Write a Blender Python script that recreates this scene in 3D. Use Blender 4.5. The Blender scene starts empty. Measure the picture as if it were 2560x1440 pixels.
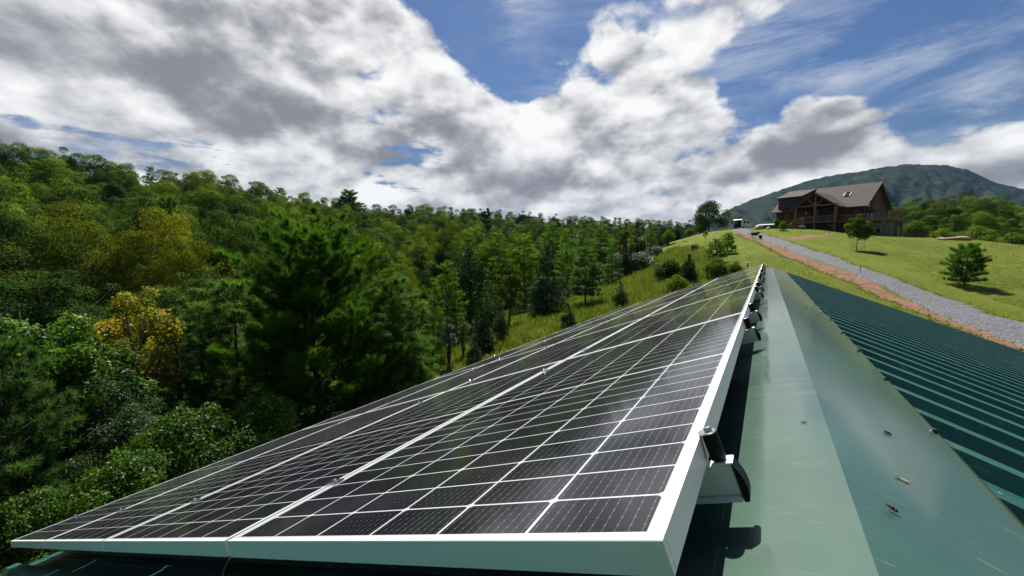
import bpy, bmesh, math, random
import numpy as np
from mathutils import Matrix, Vector
PI = math.pi
random.seed(7)
scene = bpy.context.scene
COL = scene.collection

# ------------------------------------------------------------------ camera
FPX = 1029.6                     # focal length in pixels of the 2560 px wide picture
YAW, PITCH = -0.55272, -0.087596
CAM = np.array([0.0746, -0.4012, 0.2820])
cam_data = bpy.data.cameras.new('camera')
cam_data.sensor_width = 36.0
cam_data.lens = 36.0 * FPX / 2560.0
cam_data.clip_start = 0.02
cam_data.clip_end = 20000
cam = bpy.data.objects.new('camera', cam_data)
COL.objects.link(cam)
cam.location = CAM
cam.rotation_euler = (PI / 2 + PITCH, 0, -YAW)
scene.camera = cam
FW = np.array([math.sin(YAW) * math.cos(PITCH), math.cos(YAW) * math.cos(PITCH), math.sin(PITCH)])
RT = np.array([math.cos(YAW), -math.sin(YAW), 0.0])
UP = np.cross(RT, FW)
HOR = 629.6

# ------------------------------------------------------------------ exposure, sun, sky
scene.view_settings.view_transform = 'Standard'
scene.view_settings.look = 'None'
scene.view_settings.exposure = 0.6
scene.view_settings.gamma = 1.0
scene.view_settings.use_curve_mapping = False
SUN_EL = math.radians(58)
SUN_H = np.array([-0.545, 0.839]); SUN_H /= np.linalg.norm(SUN_H)
SUN = np.array([SUN_H[0] * math.cos(SUN_EL), SUN_H[1] * math.cos(SUN_EL), math.sin(SUN_EL)])
sd = bpy.data.lights.new('sun', 'SUN'); sd.energy = 4.9; sd.angle = math.radians(0.53); sd.color = (1.0, 0.955, 0.88)
sun = bpy.data.objects.new('sun', sd); COL.objects.link(sun)
sun.rotation_euler = Vector(-SUN).to_track_quat('-Z', 'Y').to_euler()


class NT:
    """Small helper that writes node trees as expressions."""
    def __init__(s, tree): s.t = tree
    def node(s, typ, **kw):
        n = s.t.nodes.new(typ)
        for k, v in kw.items(): setattr(n, k, v)
        return n
    def put(s, sock, v):
        if v is None: return
        if isinstance(v, bpy.types.NodeSocket): s.t.links.new(v, sock)
        else:
            try: sock.default_value = v
            except Exception:
                if isinstance(v, (int, float)): sock.default_value = [v] * len(sock.default_value)
                else: sock.default_value = tuple(v) + (1.0,) if len(v) == 3 else tuple(v)
    def m(s, op, a, b=None, c=None, clamp=False):
        n = s.node('ShaderNodeMath', operation=op, use_clamp=clamp)
        s.put(n.inputs[0], a); s.put(n.inputs[1], b); s.put(n.inputs[2], c)
        return n.outputs[0]
    def vm(s, op, a, b=None):
        n = s.node('ShaderNodeVectorMath', operation=op)
        s.put(n.inputs[0], a); s.put(n.inputs[1], b)
        return n.outputs[1] if op in ('DOT_PRODUCT', 'LENGTH', 'DISTANCE') else n.outputs[0]
    def vscale(s, a, k):
        n = s.node('ShaderNodeVectorMath', operation='SCALE'); s.put(n.inputs[0], a); s.put(n.inputs[3], k); return n.outputs[0]
    def sep(s, v):
        n = s.node('ShaderNodeSeparateXYZ'); s.put(n.inputs[0], v); return n.outputs
    def comb(s, x, y, z):
        n = s.node('ShaderNodeCombineXYZ'); s.put(n.inputs[0], x); s.put(n.inputs[1], y); s.put(n.inputs[2], z); return n.outputs[0]
    def noise(s, v, scale, detail=4, rough=0.5, dist=0.0, out=0):
        n = s.node('ShaderNodeTexNoise'); s.put(n.inputs['Vector'], v); n.inputs['Scale'].default_value = scale
        n.inputs['Detail'].default_value = detail; n.inputs['Roughness'].default_value = rough; n.inputs['Distortion'].default_value = dist
        return n.outputs[out]
    def voro(s, v, scale, feature='F1', out=0):
        n = s.node('ShaderNodeTexVoronoi', feature=feature); s.put(n.inputs['Vector'], v); n.inputs['Scale'].default_value = scale
        return n.outputs[out]
    def mapping(s, v, loc=(0, 0, 0), rot=(0, 0, 0), scale=(1, 1, 1), typ='POINT'):
        n = s.node('ShaderNodeMapping', vector_type=typ); s.put(n.inputs[0], v)
        n.inputs[1].default_value = loc; n.inputs[2].default_value = rot; n.inputs[3].default_value = scale
        return n.outputs[0]
    def step(s, v, a, b, lo=0.0, hi=1.0, smooth=True):
        n = s.node('ShaderNodeMapRange', interpolation_type='SMOOTHSTEP' if smooth else 'LINEAR')
        s.put(n.inputs[0], v); n.inputs[1].default_value = a; n.inputs[2].default_value = b
        n.inputs[3].default_value = lo; n.inputs[4].default_value = hi
        return n.outputs[0]
    def mix(s, f, a, b, blend='MIX'):
        n = s.node('ShaderNodeMix', data_type='RGBA', blend_type=blend)
        s.put(n.inputs[0], f); s.put(n.inputs[6], a); s.put(n.inputs[7], b)
        return n.outputs[2]
    def ramp(s, f, stops):
        n = s.node('ShaderNodeValToRGB'); s.put(n.inputs[0], f)
        el = n.color_ramp.elements
        while len(el) < len(stops): el.new(0.5)
        for e, (p, c) in zip(el, stops):
            e.position = p; e.color = tuple(c) + (1,)
        return n.outputs[0]
    def coord(s, which='Object'): return s.node('ShaderNodeTexCoord').outputs[which]
    def pos(s): return s.node('ShaderNodeNewGeometry').outputs['Position']
    def attr(s, name, out='Fac'): 
        n = s.node('ShaderNodeAttribute', attribute_name=name); return n.outputs[out]
    def orand(s): return s.node('ShaderNodeObjectInfo').outputs['Random']
    def bump(s, h, strength=0.5, dist=0.1):
        n = s.node('ShaderNodeBump'); s.put(n.inputs['Height'], h); n.inputs['Strength'].default_value = strength; n.inputs['Distance'].default_value = dist
        return n.outputs[0]


def px_dir(x, y):
    d = FW + RT * ((x - 1280) / FPX) - UP * ((y - 720) / FPX)
    return d / np.linalg.norm(d)


def azel(x, y):
    d = px_dir(x, y)
    # azimuth measured clockwise from the viewing direction of the camera
    f = np.array([math.sin(YAW), math.cos(YAW)]); r = np.array([math.cos(YAW), -math.sin(YAW)])
    return math.atan2(d[:2] @ r, d[:2] @ f), math.asin(d[2])


def build_world():
    w = bpy.data.worlds.new('World'); scene.world = w; w.use_nodes = True
    t = w.node_tree; t.nodes.clear(); N = NT(t)
    sky = N.node('ShaderNodeTexSky', sky_type='NISHITA', sun_disc=False)
    sky.sun_elevation = SUN_EL
    sky.sun_rotation = math.atan2(SUN_H[0], SUN_H[1])
    sky.air_density = 1.1; sky.dust_density = 0.6; sky.ozone_density = 2.0
    d = N.coord('Generated')
    x, y, z = N.sep(d)
    f = (math.sin(YAW), math.cos(YAW), 0); r = (math.cos(YAW), -math.sin(YAW), 0)
    az = N.m('ARCTAN2', N.vm('DOT_PRODUCT', d, r), N.vm('DOT_PRODUCT', d, f))
    el = N.m('ARCSINE', z)
    ae0 = N.comb(az, el, 0)
    # domain warp of the large shapes
    wv = N.noise(N.vm('MULTIPLY', d, (3.2, 3.2, 5.5)), 1.3, 5, 0.55, out=1)
    warp = N.vscale(N.vm('SUBTRACT', wv, (0.5, 0.5, 0.5)), 0.24)
    ae = N.vm('ADD', ae0, N.vm('MULTIPLY', warp, (1, 0.7, 0)))

    def blobs(lst, src):
        tot = None
        for (px, py, sx, sy, rot, amp) in lst:
            a, e = azel(px, py)
            k = math.cos(a) ** 2 / FPX
            v = N.mapping(src, (a, e, 0), (0, 0, math.radians(rot)), (sx * k * 1.0, sy * k / max(0.5, math.cos(a)), 1), 'TEXTURE')
            g = N.node('ShaderNodeTexGradient', gradient_type='QUADRATIC_SPHERE'); N.put(g.inputs[0], v)
            tot = N.m('MULTIPLY_ADD', g.outputs['Fac'], amp, tot if tot is not None else 0.0)
        return tot
    COVER = CLOUD_COVER; DARK = CLOUD_DARK
    dn = N.vm('MULTIPLY', d, (1, 1, 1.7))
    def billow(p, det):
        v = N.node('ShaderNodeTexNoise', noise_type='RIDGED_MULTIFRACTAL', normalize=True); N.put(v.inputs['Vector'], p); v.inputs['Scale'].default_value = 4.2
        v.inputs['Detail'].default_value = det; v.inputs['Roughness'].default_value = 0.50; v.inputs['Lacunarity'].default_value = 2.2; v.inputs['Offset'].default_value = 1.0; v.inputs['Gain'].default_value = 1.6
        return N.m('SUBTRACT', 1.0, v.outputs[0])
    n1 = N.noise(dn, 3.6, 10, 0.57, 0.1)
    b1 = billow(dn, 5)
    off = tuple(np.array([SUN[0], SUN[1], SUN[2] * 1.7]) * 0.035)
    sh = N.vm('ADD', dn, off)
    r1 = N.noise(dn, 6.5, 6, 0.54, 0.1); r2 = N.noise(sh, 6.5, 6, 0.54, 0.1)
    h1 = N.m('MULTIPLY_ADD', b1, 0.30, r1); h2 = N.m('MULTIPLY_ADD', billow(sh, 3), 0.30, r2)
    cov = blobs(COVER, ae)
    dens = N.m('ADD', cov, N.m('MULTIPLY', N.m('SUBTRACT', n1, 0.5), 1.9))
    dens = N.m('ADD', dens, N.m('MULTIPLY', N.m('SUBTRACT', b1, 0.5), 0.55))
    streak = N.noise(N.mapping(ae0, rot=(0, 0, math.radians(9)), scale=(2.4, 15, 1)), 1.6, 7, 0.60, 0.3)
    dens = N.m('ADD', dens, N.m('MULTIPLY', N.m('MULTIPLY', N.m('SUBTRACT', streak, 0.56), 3.2), N.m('MULTIPLY', N.step(el, 0.34, 0.20), N.step(az, 0.15, -0.15))))
    alpha = N.step(dens, 0.26, 0.66)
    # thin high streaks of cirrus
    st = N.noise(N.mapping(ae0, rot=(0, 0, math.radians(28)), scale=(1.8, 7, 1)), 1.9, 8, 0.66, 0.5)
    cir = N.m('MULTIPLY', N.step(st, 0.38, 0.70), N.m('ADD', blobs(CIRRUS, ae), 0.06), clamp=True)
    thick = N.m('ADD', N.m('MULTIPLY', N.m('SUBTRACT', N.m('MINIMUM', dens, 1.5), 0.9), 0.34), blobs(DARK, ae))
    thick = N.m('ADD', thick, N.m('MULTIPLY', N.m('SUBTRACT', N.noise(dn, 3.6, 8, 0.54, 0.2), 0.5), 1.55))
    relief = N.m('MULTIPLY', N.m('SUBTRACT', h2, h1), 3.0)
    shade = N.m('ADD', thick, relief)
    ccol = N.ramp(N.step(shade, -0.75, 1.15, smooth=False), [(0.0, (1.06, 1.06, 1.05)), (0.22, (0.90, 0.90, 0.905)), (0.42, (0.70, 0.705, 0.72)), (0.60, (0.51, 0.515, 0.54)), (0.82, (0.35, 0.355, 0.38)), (1.0, (0.28, 0.29, 0.32))])
    ccol = N.mix(1.0, ccol, (CLOUD_GAIN,) * 3, 'MULTIPLY')
    skyc = N.mix(1.0, sky.outputs[0], SKY_TINT, 'MULTIPLY')
    skyb = N.mix(N.step(z, -0.02, 0.35), N.mix(0.55, skyc, (0.42, 0.50, 0.62)), skyc)
    c = N.mix(cir, skyb, (4.8, 5.05, 5.45))
    c = N.mix(alpha, c, ccol)
    # below the horizon: the dull green-brown of distant land
    c = N.mix(N.step(z, -0.05, -0.01, 1.0, 0.0), c, (0.06, 0.075, 0.05))
    bg = N.node('ShaderNodeBackground'); N.put(bg.inputs[0], c); bg.inputs[1].default_value = SKY_STRENGTH
    o = N.node('ShaderNodeOutputWorld'); t.links.new(bg.outputs[0], o.inputs[0])


SKY_STRENGTH = 0.10
CLOUD_GAIN = 6.2
SKY_TINT = (0.265, 0.345, 0.46)
# cloud banks: (pixel x, pixel y, half width, half height, turn, amount)
CLOUD_COVER = [
    (-200, 150, 1500, 900, 0, 1.5), (500, 150, 1000, 700, 0, 1.5), (800, 400, 1100, 420, -8, 1.2), (1200, 480, 1200, 260, 0, 1.1),
    (1130, 250, 330, 200, -35, 0.9), (1350, 340, 460, 190, -10, 1.0), (1690, 270, 260, 110, 15, 1.0), (1640, 400, 700, 200, 0, 1.1), (2080, 290, 330, 140, 8, 1.3), (2000, 400, 520, 170, 12, 1.2),
    (1700, 95, 720, 300, 18, 0.86), (1830, 50, 460, 200, 18, 0.40), (1470, 60, 280, 180, 0, 0.45), (1270, 290, 260, 110, 0, 0.8), (1520, 230, 330, 150, 20, 0.6), (1370, 150, 110, 90, 0, 0.9),
    (2500, 360, 560, 200, 8, 1.4), (2300, 440, 600, 140, 0, 1.0), (2900, 300, 700, 300, 0, 1.0), (1500, 530, 1000, 130, 0, 1.0), (1400, 600, 1400, 140, 0, 1.5), (600, 620, 900, 160, 0, 1.5), (0, 560, 600, 200, 0, 0.8), (2300, 600, 900, 140, 0, 1.3),
    (1290, 60, 200, 270, -28, -2.2), (960, 40, 260, 260, 0, 1.0), (1080, 200, 200, 160, -40, 0.7), (2150, 80, 620, 250, 8, -1.0), (1880, 240, 240, 120, 12, -0.6), (30, 318, 520, 120, -14, -1.3), (430, 372, 500, 110, -12, -0.9), (1010, 465, 420, 90, -10, -0.9), (760, 90, 240, 240, 0, 0.9), (1690, 480, 240, 130, 0, -0.3),
]
CLOUD_DARK = [
    (560, 130, 560, 210, -20, 0.62), (760, 270, 450, 170, -12, 0.55), (150, 230, 420, 200, -10, 0.5), (700, 40, 360, 130, -25, 0.45), (930, 360, 560, 150, -6, 0.5), (1150, 420, 430, 110, -8, 0.5),
    (1030, 110, 330, 330, -35, -0.75), (60, 30, 260, 130, 0, -0.45), (330, 40, 190, 100, 0, -0.5), (560, 230, 140, 80, 0, -0.35), (1300, 250, 330, 140, 0, -0.5),
    (2120, 330, 300, 65, 14, 0.75), (2000, 385, 420, 60, 14, 0.5), (2120, 235, 340, 80, 10, -0.6), (1720, 295, 130, 60, 0, 0.35), (1700, 490, 220, 120, 0, 0.55), (1480, 520, 80, 45, 0, 0.5), (1580, 515, 75, 65, 0, 0.55), (2450, 380, 430, 130, 8, 0.2), (1420, 450, 400, 80, 0, 0.3), (300, 470, 900, 110, -8, -0.3), (3600, 400, 4000, 420, 0, 0.9), (1680, 110, 700, 280, 0, -0.9), (1000, 490, 1500, 120, 0, -0.6), (1300, 520, 700, 60, 0, -0.2),  # unseen dark bank far to the right added to dim the ridge cap reflection
]
CIRRUS = [(1700, 130, 600, 280, 18, 1.0), (1500, 230, 340, 150, 20, 0.55), (2230, 120, 560, 260, 10, 0.6), (2450, 200, 500, 200, 8, 0.45), (2070, 190, 220, 90, 15, 0.5), (1320, 40, 100, 130, -20, 0.7), (200, 360, 900, 140, -10, 0.8), (2500, 60, 420, 180, 0, 0.3)]
build_world()

# ------------------------------------------------------------------ helpers: objects and meshes
ORD = ['first', 'second', 'third', 'fourth', 'fifth', 'sixth', 'seventh', 'eighth', 'ninth', 'tenth', 'eleventh', 'twelfth', 'thirteenth', 'fourteenth', 'fifteenth', 'sixteenth',
       'seventeenth', 'eighteenth', 'nineteenth', 'twentieth', 'twenty-first', 'twenty-second', 'twenty-third', 'twenty-fourth', 'twenty-fifth', 'twenty-sixth', 'twenty-seventh', 'twenty-eighth', 'twenty-ninth', 'thirtieth',
       'thirty-first', 'thirty-second', 'thirty-third', 'thirty-fourth', 'thirty-fifth', 'thirty-sixth', 'thirty-seventh', 'thirty-eighth', 'thirty-ninth', 'fortieth']


def tag(o, label=None, cat=None, group=None, kind=None):
    if label: o['label'] = label
    if cat: o['category'] = cat
    if group: o['group'] = group
    if kind: o['kind'] = kind
    return o


def thing(name, label, cat, loc=(0, 0, 0), rot=(0, 0, 0), group=None):
    o = bpy.data.objects.new(name, None); COL.objects.link(o)
    o.empty_display_size = 0.3
    o.location = tuple(float(v) for v in loc); o.rotation_euler = rot
    return tag(o, label, cat, group)


def add(name, mesh, parent=None, mat=None, loc=None, rot=None):
    o = bpy.data.objects.new(name, mesh); COL.objects.link(o)
    if mat is not None and not mesh.materials: mesh.materials.append(mat)
    if parent is not None: o.parent = parent
    if loc is not None: o.location = tuple(float(v) for v in loc)
    if rot is not None: o.rotation_euler = rot
    return o


def copy_tree(o, parent=None):
    c = o.copy(); COL.objects.link(c); c.parent = parent
    for ch in list(o.children): copy_tree(ch, c)
    return c


class MB:
    """Collects solid shapes and builds them as one mesh."""
    def __init__(s): s.v = []; s.f = []
    def quad_faces(s, pts, faces):
        b = len(s.v); s.v += [tuple(float(c) for c in p) for p in pts]; s.f += [tuple(b + i for i in f) for f in faces]
    def box(s, x0, x1, y0, y1, z0, z1):
        if x0 > x1: x0, x1 = x1, x0
        if y0 > y1: y0, y1 = y1, y0
        if z0 > z1: z0, z1 = z1, z0
        s.quad_faces([(x0, y0, z0), (x1, y0, z0), (x1, y1, z0), (x0, y1, z0), (x0, y0, z1), (x1, y0, z1), (x1, y1, z1), (x0, y1, z1)],
                     [(0, 3, 2, 1), (4, 5, 6, 7), (0, 1, 5, 4), (1, 2, 6, 5), (2, 3, 7, 6), (3, 0, 4, 7)])
    def beam(s, a, b, w, h=None, up=(0, 0, 1)):
        a = np.array(a, float); b = np.array(b, float); h = h or w
        d = b - a; d /= np.linalg.norm(d); u = np.array(up, float)
        if abs(d @ u) > 0.98: u = np.array([0, 1.0, 0])
        r = np.cross(d, u); r /= np.linalg.norm(r); u = np.cross(r, d)
        p = []
        for q in (a, b):
            for (i, j) in ((-1, -1), (1, -1), (1, 1), (-1, 1)): p.append(q + r * i * w / 2 + u * j * h / 2)
        s.quad_faces(p, [(3, 2, 1, 0), (4, 5, 6, 7), (0, 1, 5, 4), (1, 2, 6, 5), (2, 3, 7, 6), (3, 0, 4, 7)])
    def tube(s, pts, rad, n=8, cap=True):
        pts = [np.array(p, float) for p in pts]
        if not hasattr(rad, '__len__'): rad = [rad] * len(pts)
        b = len(s.v); prev = None
        for i, p in enumerate(pts):
            d = pts[min(i + 1, len(pts) - 1)] - pts[max(i - 1, 0)]; d = d / (np.linalg.norm(d) + 1e-9)
            if prev is None:
                u = np.array([0, 0, 1.0]) if abs(d[2]) < 0.9 else np.array([1.0, 0, 0])
                r = np.cross(d, u); r /= np.linalg.norm(r)
            else:
                r = prev - d * (prev @ d); r /= np.linalg.norm(r) + 1e-9
            prev = r; u = np.cross(d, r)
            for k in range(n):
                a = 2 * PI * k / n; s.v.append(tuple(p + (r * math.cos(a) + u * math.sin(a)) * rad[i]))
        for i in range(len(pts) - 1):
            for k in range(n):
                k2 = (k + 1) % n
                s.f.append((b + i * n + k, b + i * n + k2, b + (i + 1) * n + k2, b + (i + 1) * n + k))
        if cap:
            s.f.append(tuple(b + k for k in range(n))[::-1]); e = b + (len(pts) - 1) * n; s.f.append(tuple(e + k for k in range(n)))
    def prism(s, poly, ext):
        """poly: list of 3D points, ext: extrusion vector."""
        n = len(poly); e = np.array(ext, float)
        p = [np.array(q, float) for q in poly]; p = p + [q + e for q in p]
        s.quad_faces(p, [tuple(range(n))[::-1], tuple(range(n, 2 * n))] + [(i, (i + 1) % n, n + (i + 1) % n, n + i) for i in range(n)])
    def lathe(s, prof, c=(0, 0, 0), n=16):
        b = len(s.v)
        for (r, z) in prof:
            for k in range(n):
                a = 2 * PI * k / n; s.v.append((c[0] + r * math.cos(a), c[1] + r * math.sin(a), c[2] + z))
        for i in range(len(prof) - 1):
            for k in range(n):
                k2 = (k + 1) % n; s.f.append((b + i * n + k, b + i * n + k2, b + (i + 1) * n + k2, b + (i + 1) * n + k))
        s.f.append(tuple(b + k for k in range(n))[::-1]); e = b + (len(prof) - 1) * n; s.f.append(tuple(e + k for k in range(n)))
    def mesh(s, name, mat=None, bevel=0, smooth=False):
        me = bpy.data.meshes.new(name); me.from_pydata(s.v, [], s.f)
        bm = bmesh.new(); bm.from_mesh(me); bmesh.ops.recalc_face_normals(bm, faces=bm.faces)
        if bevel: bmesh.ops.bevel(bm, geom=list(bm.edges), offset=bevel, segments=2, affect='EDGES', clamp_overlap=True)
        bm.to_mesh(me); bm.free()
        if smooth: me.polygons.foreach_set('use_smooth', [True] * len(me.polygons))
        if mat: me.materials.append(mat)
        return me
    def build(s, name, mat, parent=None, bevel=0, smooth=False, **kw): return add(name, s.mesh(name, mat, bevel, smooth), parent, None, **kw)


def np_mesh(name, V, F, mat=None, tint=None, tint2=None):
    """V (n,3), F (m,k) all faces with k corners."""
    me = bpy.data.meshes.new(name); V = np.asarray(V, np.float32); F = np.asarray(F, np.int32); k = F.shape[1]
    me.vertices.add(len(V)); me.vertices.foreach_set('co', V.ravel())
    me.loops.add(F.size); me.loops.foreach_set('vertex_index', F.ravel())
    me.polygons.add(len(F)); me.polygons.foreach_set('loop_start', np.arange(0, F.size, k, dtype=np.int32))
    for nm, arr in (('tint', tint), ('tone', tint2)):
        if arr is not None:
            a = me.attributes.new(nm, 'FLOAT', 'FACE'); a.data.foreach_set('value', np.asarray(arr, np.float32))
    me.polygons.foreach_set('use_smooth', np.zeros(len(F), bool))
    me.update(calc_edges=True)
    if mat: me.materials.append(mat)
    return me


# ------------------------------------------------------------------ materials
def new_mat(name):
    m = bpy.data.materials.new(name); m.use_nodes = True
    N = NT(m.node_tree); b = m.node_tree.nodes['Principled BSDF']
    return m, N, b


def simple(name, col, rough=0.6, metal=0.0, var=0.15, scale=6.0, bump=0.0, spec=0.5):
    m, N, b = new_mat(name)
    n = N.noise(N.coord('Object'), scale, 5, 0.6)
    c2 = tuple(c * (1 - var) for c in col); c3 = tuple(min(1, c * (1 + var)) for c in col)
    N.put(b.inputs['Base Color'], N.ramp(n, [(0.3, c2), (0.7, c3)]))
    N.put(b.inputs['Roughness'], N.step(n, 0.2, 0.8, max(0.02, rough - 0.08), rough + 0.08))
    b.inputs['Metallic'].default_value = metal; b.inputs['Specular IOR Level'].default_value = spec
    if bump: N.put(b.inputs['Normal'], N.bump(N.noise(N.coord('Object'), scale * 6, 5, 0.6), bump, 0.02))
    return m


def leaf_mat(name, stops, trans=0.32, gloss=0.35, rough=0.45, hue_rand=0.10):
    m, N, b = new_mat(name)
    t = N.attr('tint'); r = N.orand()
    f = N.m('ADD', t, N.m('MULTIPLY', N.m('SUBTRACT', r, 0.5), hue_rand * 2), clamp=True)
    c = N.ramp(f, stops)
    c = N.mix(1.0, c, N.ramp(N.m('FRACT', N.m('MULTIPLY', r, 7.31)), [(0, (0.72, 0.78, 0.84)), (1, (1.22, 1.18, 0.98))]), 'MULTIPLY')
    N.put(b.inputs['Base Color'], c); b.inputs['Roughness'].default_value = rough; b.inputs['Specular IOR Level'].default_value = gloss
    tr = N.node('ShaderNodeBsdfTranslucent'); N.put(tr.inputs[0], N.mix(1.0, c, (1.25, 1.35, 0.55), 'MULTIPLY'))
    mx = N.node('ShaderNodeMixShader'); mx.inputs[0].default_value = trans
    out = m.node_tree.nodes['Material Output']
    m.node_tree.links.new(b.outputs[0], mx.inputs[1]); m.node_tree.links.new(tr.outputs[0], mx.inputs[2]); m.node_tree.links.new(mx.outputs[0], out.inputs[0])
    return m


M = {}
M['leaf_green'] = leaf_mat('leaf_green', [(0, (0.040, 0.080, 0.009)), (0.5, (0.125, 0.200, 0.017)), (1, (0.250, 0.310, 0.032))], 0.27, 0.04, 0.7, 0.17)
M['leaf_dark'] = leaf_mat('leaf_dark', [(0, (0.026, 0.058, 0.010)), (0.5, (0.068, 0.126, 0.018)), (1, (0.145, 0.205, 0.030))], 0.25, 0.04, 0.7, 0.15)
M['leaf_olive'] = leaf_mat('leaf_olive', [(0, (0.058, 0.086, 0.008)), (0.5, (0.150, 0.178, 0.014)), (1, (0.310, 0.285, 0.020))], 0.30, 0.04, 0.7, 0.13)
M['leaf_bright'] = leaf_mat('leaf_bright', [(0, (0.032, 0.080, 0.008)), (0.5, (0.090, 0.180, 0.016)), (1, (0.180, 0.290, 0.035))], 0.40, 0.28, 0.45)
M['leaf_autumn'] = leaf_mat('leaf_autumn', [(0, (0.070, 0.090, 0.010)), (0.35, (0.290, 0.280, 0.018)), (0.72, (0.580, 0.390, 0.020)), (1, (0.560, 0.190, 0.016))], 0.50, 0.2, 0.45, 0.0)
M['leaf_willow'] = leaf_mat('leaf_willow', [(0, (0.024, 0.052, 0.018)), (0.6, (0.058, 0.105, 0.032)), (1, (0.130, 0.175, 0.075))], 0.28, 0.25, 0.45)
M['leaf_silver'] = leaf_mat('leaf_silver', [(0, (0.06, 0.08, 0.045)), (0.6, (0.16, 0.18, 0.12)), (1, (0.34, 0.35, 0.28))], 0.2, 0.3)
M['leaf_yellowgreen'] = leaf_mat('leaf_yellowgreen', [(0, (0.060, 0.095, 0.010)), (0.5, (0.145, 0.190, 0.016)), (1, (0.270, 0.285, 0.028))], 0.34, 0.04, 0.7)
M['needle_pine'] = leaf_mat('needle_pine', [(0, (0.030, 0.080, 0.010)), (0.5, (0.096, 0.200, 0.020)), (1, (0.220, 0.365, 0.040))], 0.50, 0.10, 0.55)
M['needle_light'] = leaf_mat('needle_light', [(0, (0.038, 0.085, 0.022)), (0.5, (0.095, 0.180, 0.046)), (1, (0.170, 0.270, 0.085))], 0.42, 0.2, 0.5)
M['needle_cedar'] = leaf_mat('needle_cedar', [(0, (0.013, 0.032, 0.009)), (0.5, (0.030, 0.064, 0.016)), (1, (0.062, 0.108, 0.026))], 0.2, 0.15, 0.6)
M['bark'] = simple('bark', (0.075, 0.058, 0.045), 0.85, 0, 0.4, 9, 0.6)
M['bark_pale'] = simple('bark_pale', (0.19, 0.165, 0.135), 0.85, 0, 0.35, 9, 0.5)
M['bark_pine'] = simple('bark_pine', (0.085, 0.048, 0.034), 0.9, 0, 0.4, 7, 0.7)

# ------------------------------------------------------------------ terrain
def lat_dep(px, dep):
    lat = (px - 1280) / FPX * dep
    return np.array([CAM[0] + RT[0] * lat + math.sin(YAW) * dep, CAM[1] + RT[1] * lat + math.cos(YAW) * dep])


CTRL = []
def cp(px, dep, z): p = lat_dep(px, dep); CTRL.append((p[0], p[1], z))
def cy(px, py, dep): cp(px, dep, CAM[2] + (HOR - py) / FPX * dep)
for q in [(-5, -6, -4.75), (-5, 4, -4.85), (-5, 12, -4.95), (0, -6, -4.5), (0, 4, -4.5), (0, 12, -4.55), (7.5, -6, -4.1), (7.5, 4, -4.2), (7.5, 12, -4.3), (4, 20, -4.1), (0, 19, -4.5), (12, 12, -4.0), (12, 2, -3.7), (12, 20, -4.1),
          (20, 0, -2.9), (20, 15, -3.2), (40, 10, -1.0), (60, 40, 1.0), (100, 20, 3), (0, -10, -4.2), (0, -17, 3), (0, -26, 13), (0, -60, 16), (35, -26, 13), (-35, -28, 10), (18, -22, 9), (-18, -22, 6), (-70, -60, 14), (70, -60, 15), (0, -130, 16), (120, -80, 15), (-120, -60, 14)]: CTRL.append(q)  # unseen steep bank behind the camera added to darken roof and frame reflections
ROAD = [(2760, 915, 16.5), (2560, 838, 20), (2440, 795, 23), (2300, 735, 28), (2150, 680, 35), (2040, 640, 43), (1960, 613, 53), (1900, 593, 64), (1858, 581, 76), (1838, 575.5, 88), (1834, 573, 100)]
for q in ROAD: cy(*q)
cy(1836, 574.5, 112)
for q in [(1990, 573, 72), (1930, 573, 79), (2090, 581, 69), (2160, 594, 68), (2250, 598, 66), (2340, 598, 62), (2420, 598.5, 57), (2480, 608, 54), (2560, 622, 50), (2700, 650, 45), (2137, 626, 46), (2415, 713, 30), (2560, 690, 34), (2300, 650, 40), (2000, 590, 62), (2560, 770, 25), (2700, 800, 20),
          (1800, 576, 88), (1750, 585, 82), (1700, 605, 78), (1880, 668, 38), (1900, 625, 50), (1830, 610, 58), (1760, 612, 62), (1800, 655, 44)]: cy(*q)
for q in [(2000, 90, 4.5), (2200, 90, 2.6), (2400, 85, 1.5), (2560, 75, -0.5), (2700, 70, -2), (2300, 120, 2.0), (2560, 120, 1), (2800, 120, 1), (2400, 160, 5), (2700, 160, 5), (2000, 120, 3), (1836, 150, 2), (2000, 200, 2)]: cp(*q)
for q in [(0, 8, -6.6), (0, 15, -8.6), (0, 30, -11.5), (0, 45, -11), (0, 60, -6), (0, 80, 2), (0, 100, 10.5), (0, 130, 12), (0, 200, 10), (-300, 30, -11), (-300, 60, -3), (-300, 100, 13), (-300, 160, 14),
          (200, 105, 9), (300, 10, -6.8), (300, 20, -8.6), (300, 36, -11.2), (300, 50, -10.2), (300, 70, -4), (400, 115, 9), (400, 150, 9), (600, 12, -6.8), (600, 22, -8.4), (600, 40, -11.2), (600, 60, -9.5), (600, 90, -2), (600, 130, 8), (600, 170, 7),
          (800, 150, 7), (900, 16, -7), (900, 28, -8.8), (900, 50, -11), (900, 80, -8.5), (900, 120, -2), (900, 170, 6), (1000, 200, 7), (1000, 260, 6), (1200, 22, -6.4), (1200, 35, -7.2), (1200, 55, -9.5), (1200, 90, -8.5), (1200, 140, -4), (1200, 200, 4), (1200, 250, 10), (1200, 320, 9),
          (1450, 30, -5.0), (1450, 45, -5.0), (1450, 60, -5.6), (1450, 100, -5), (1450, 160, -1), (1450, 230, 4), (1450, 300, 9), (1640, 45, -2.7), (1640, 75, 0.3), (1600, 70, -1.2), (1640, 110, 0), (1640, 180, 2), (1640, 300, 8), (1075, 23, -6.4), (1300, 30, -5.5), (1750, 110, 3), (1750, 300, 5)]: cp(*q)
CT = np.array(CTRL)
def _phi(a, b): return np.sqrt(((a[:, None, :] - b[None]) ** 2).sum(2) + 9.0)
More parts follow.
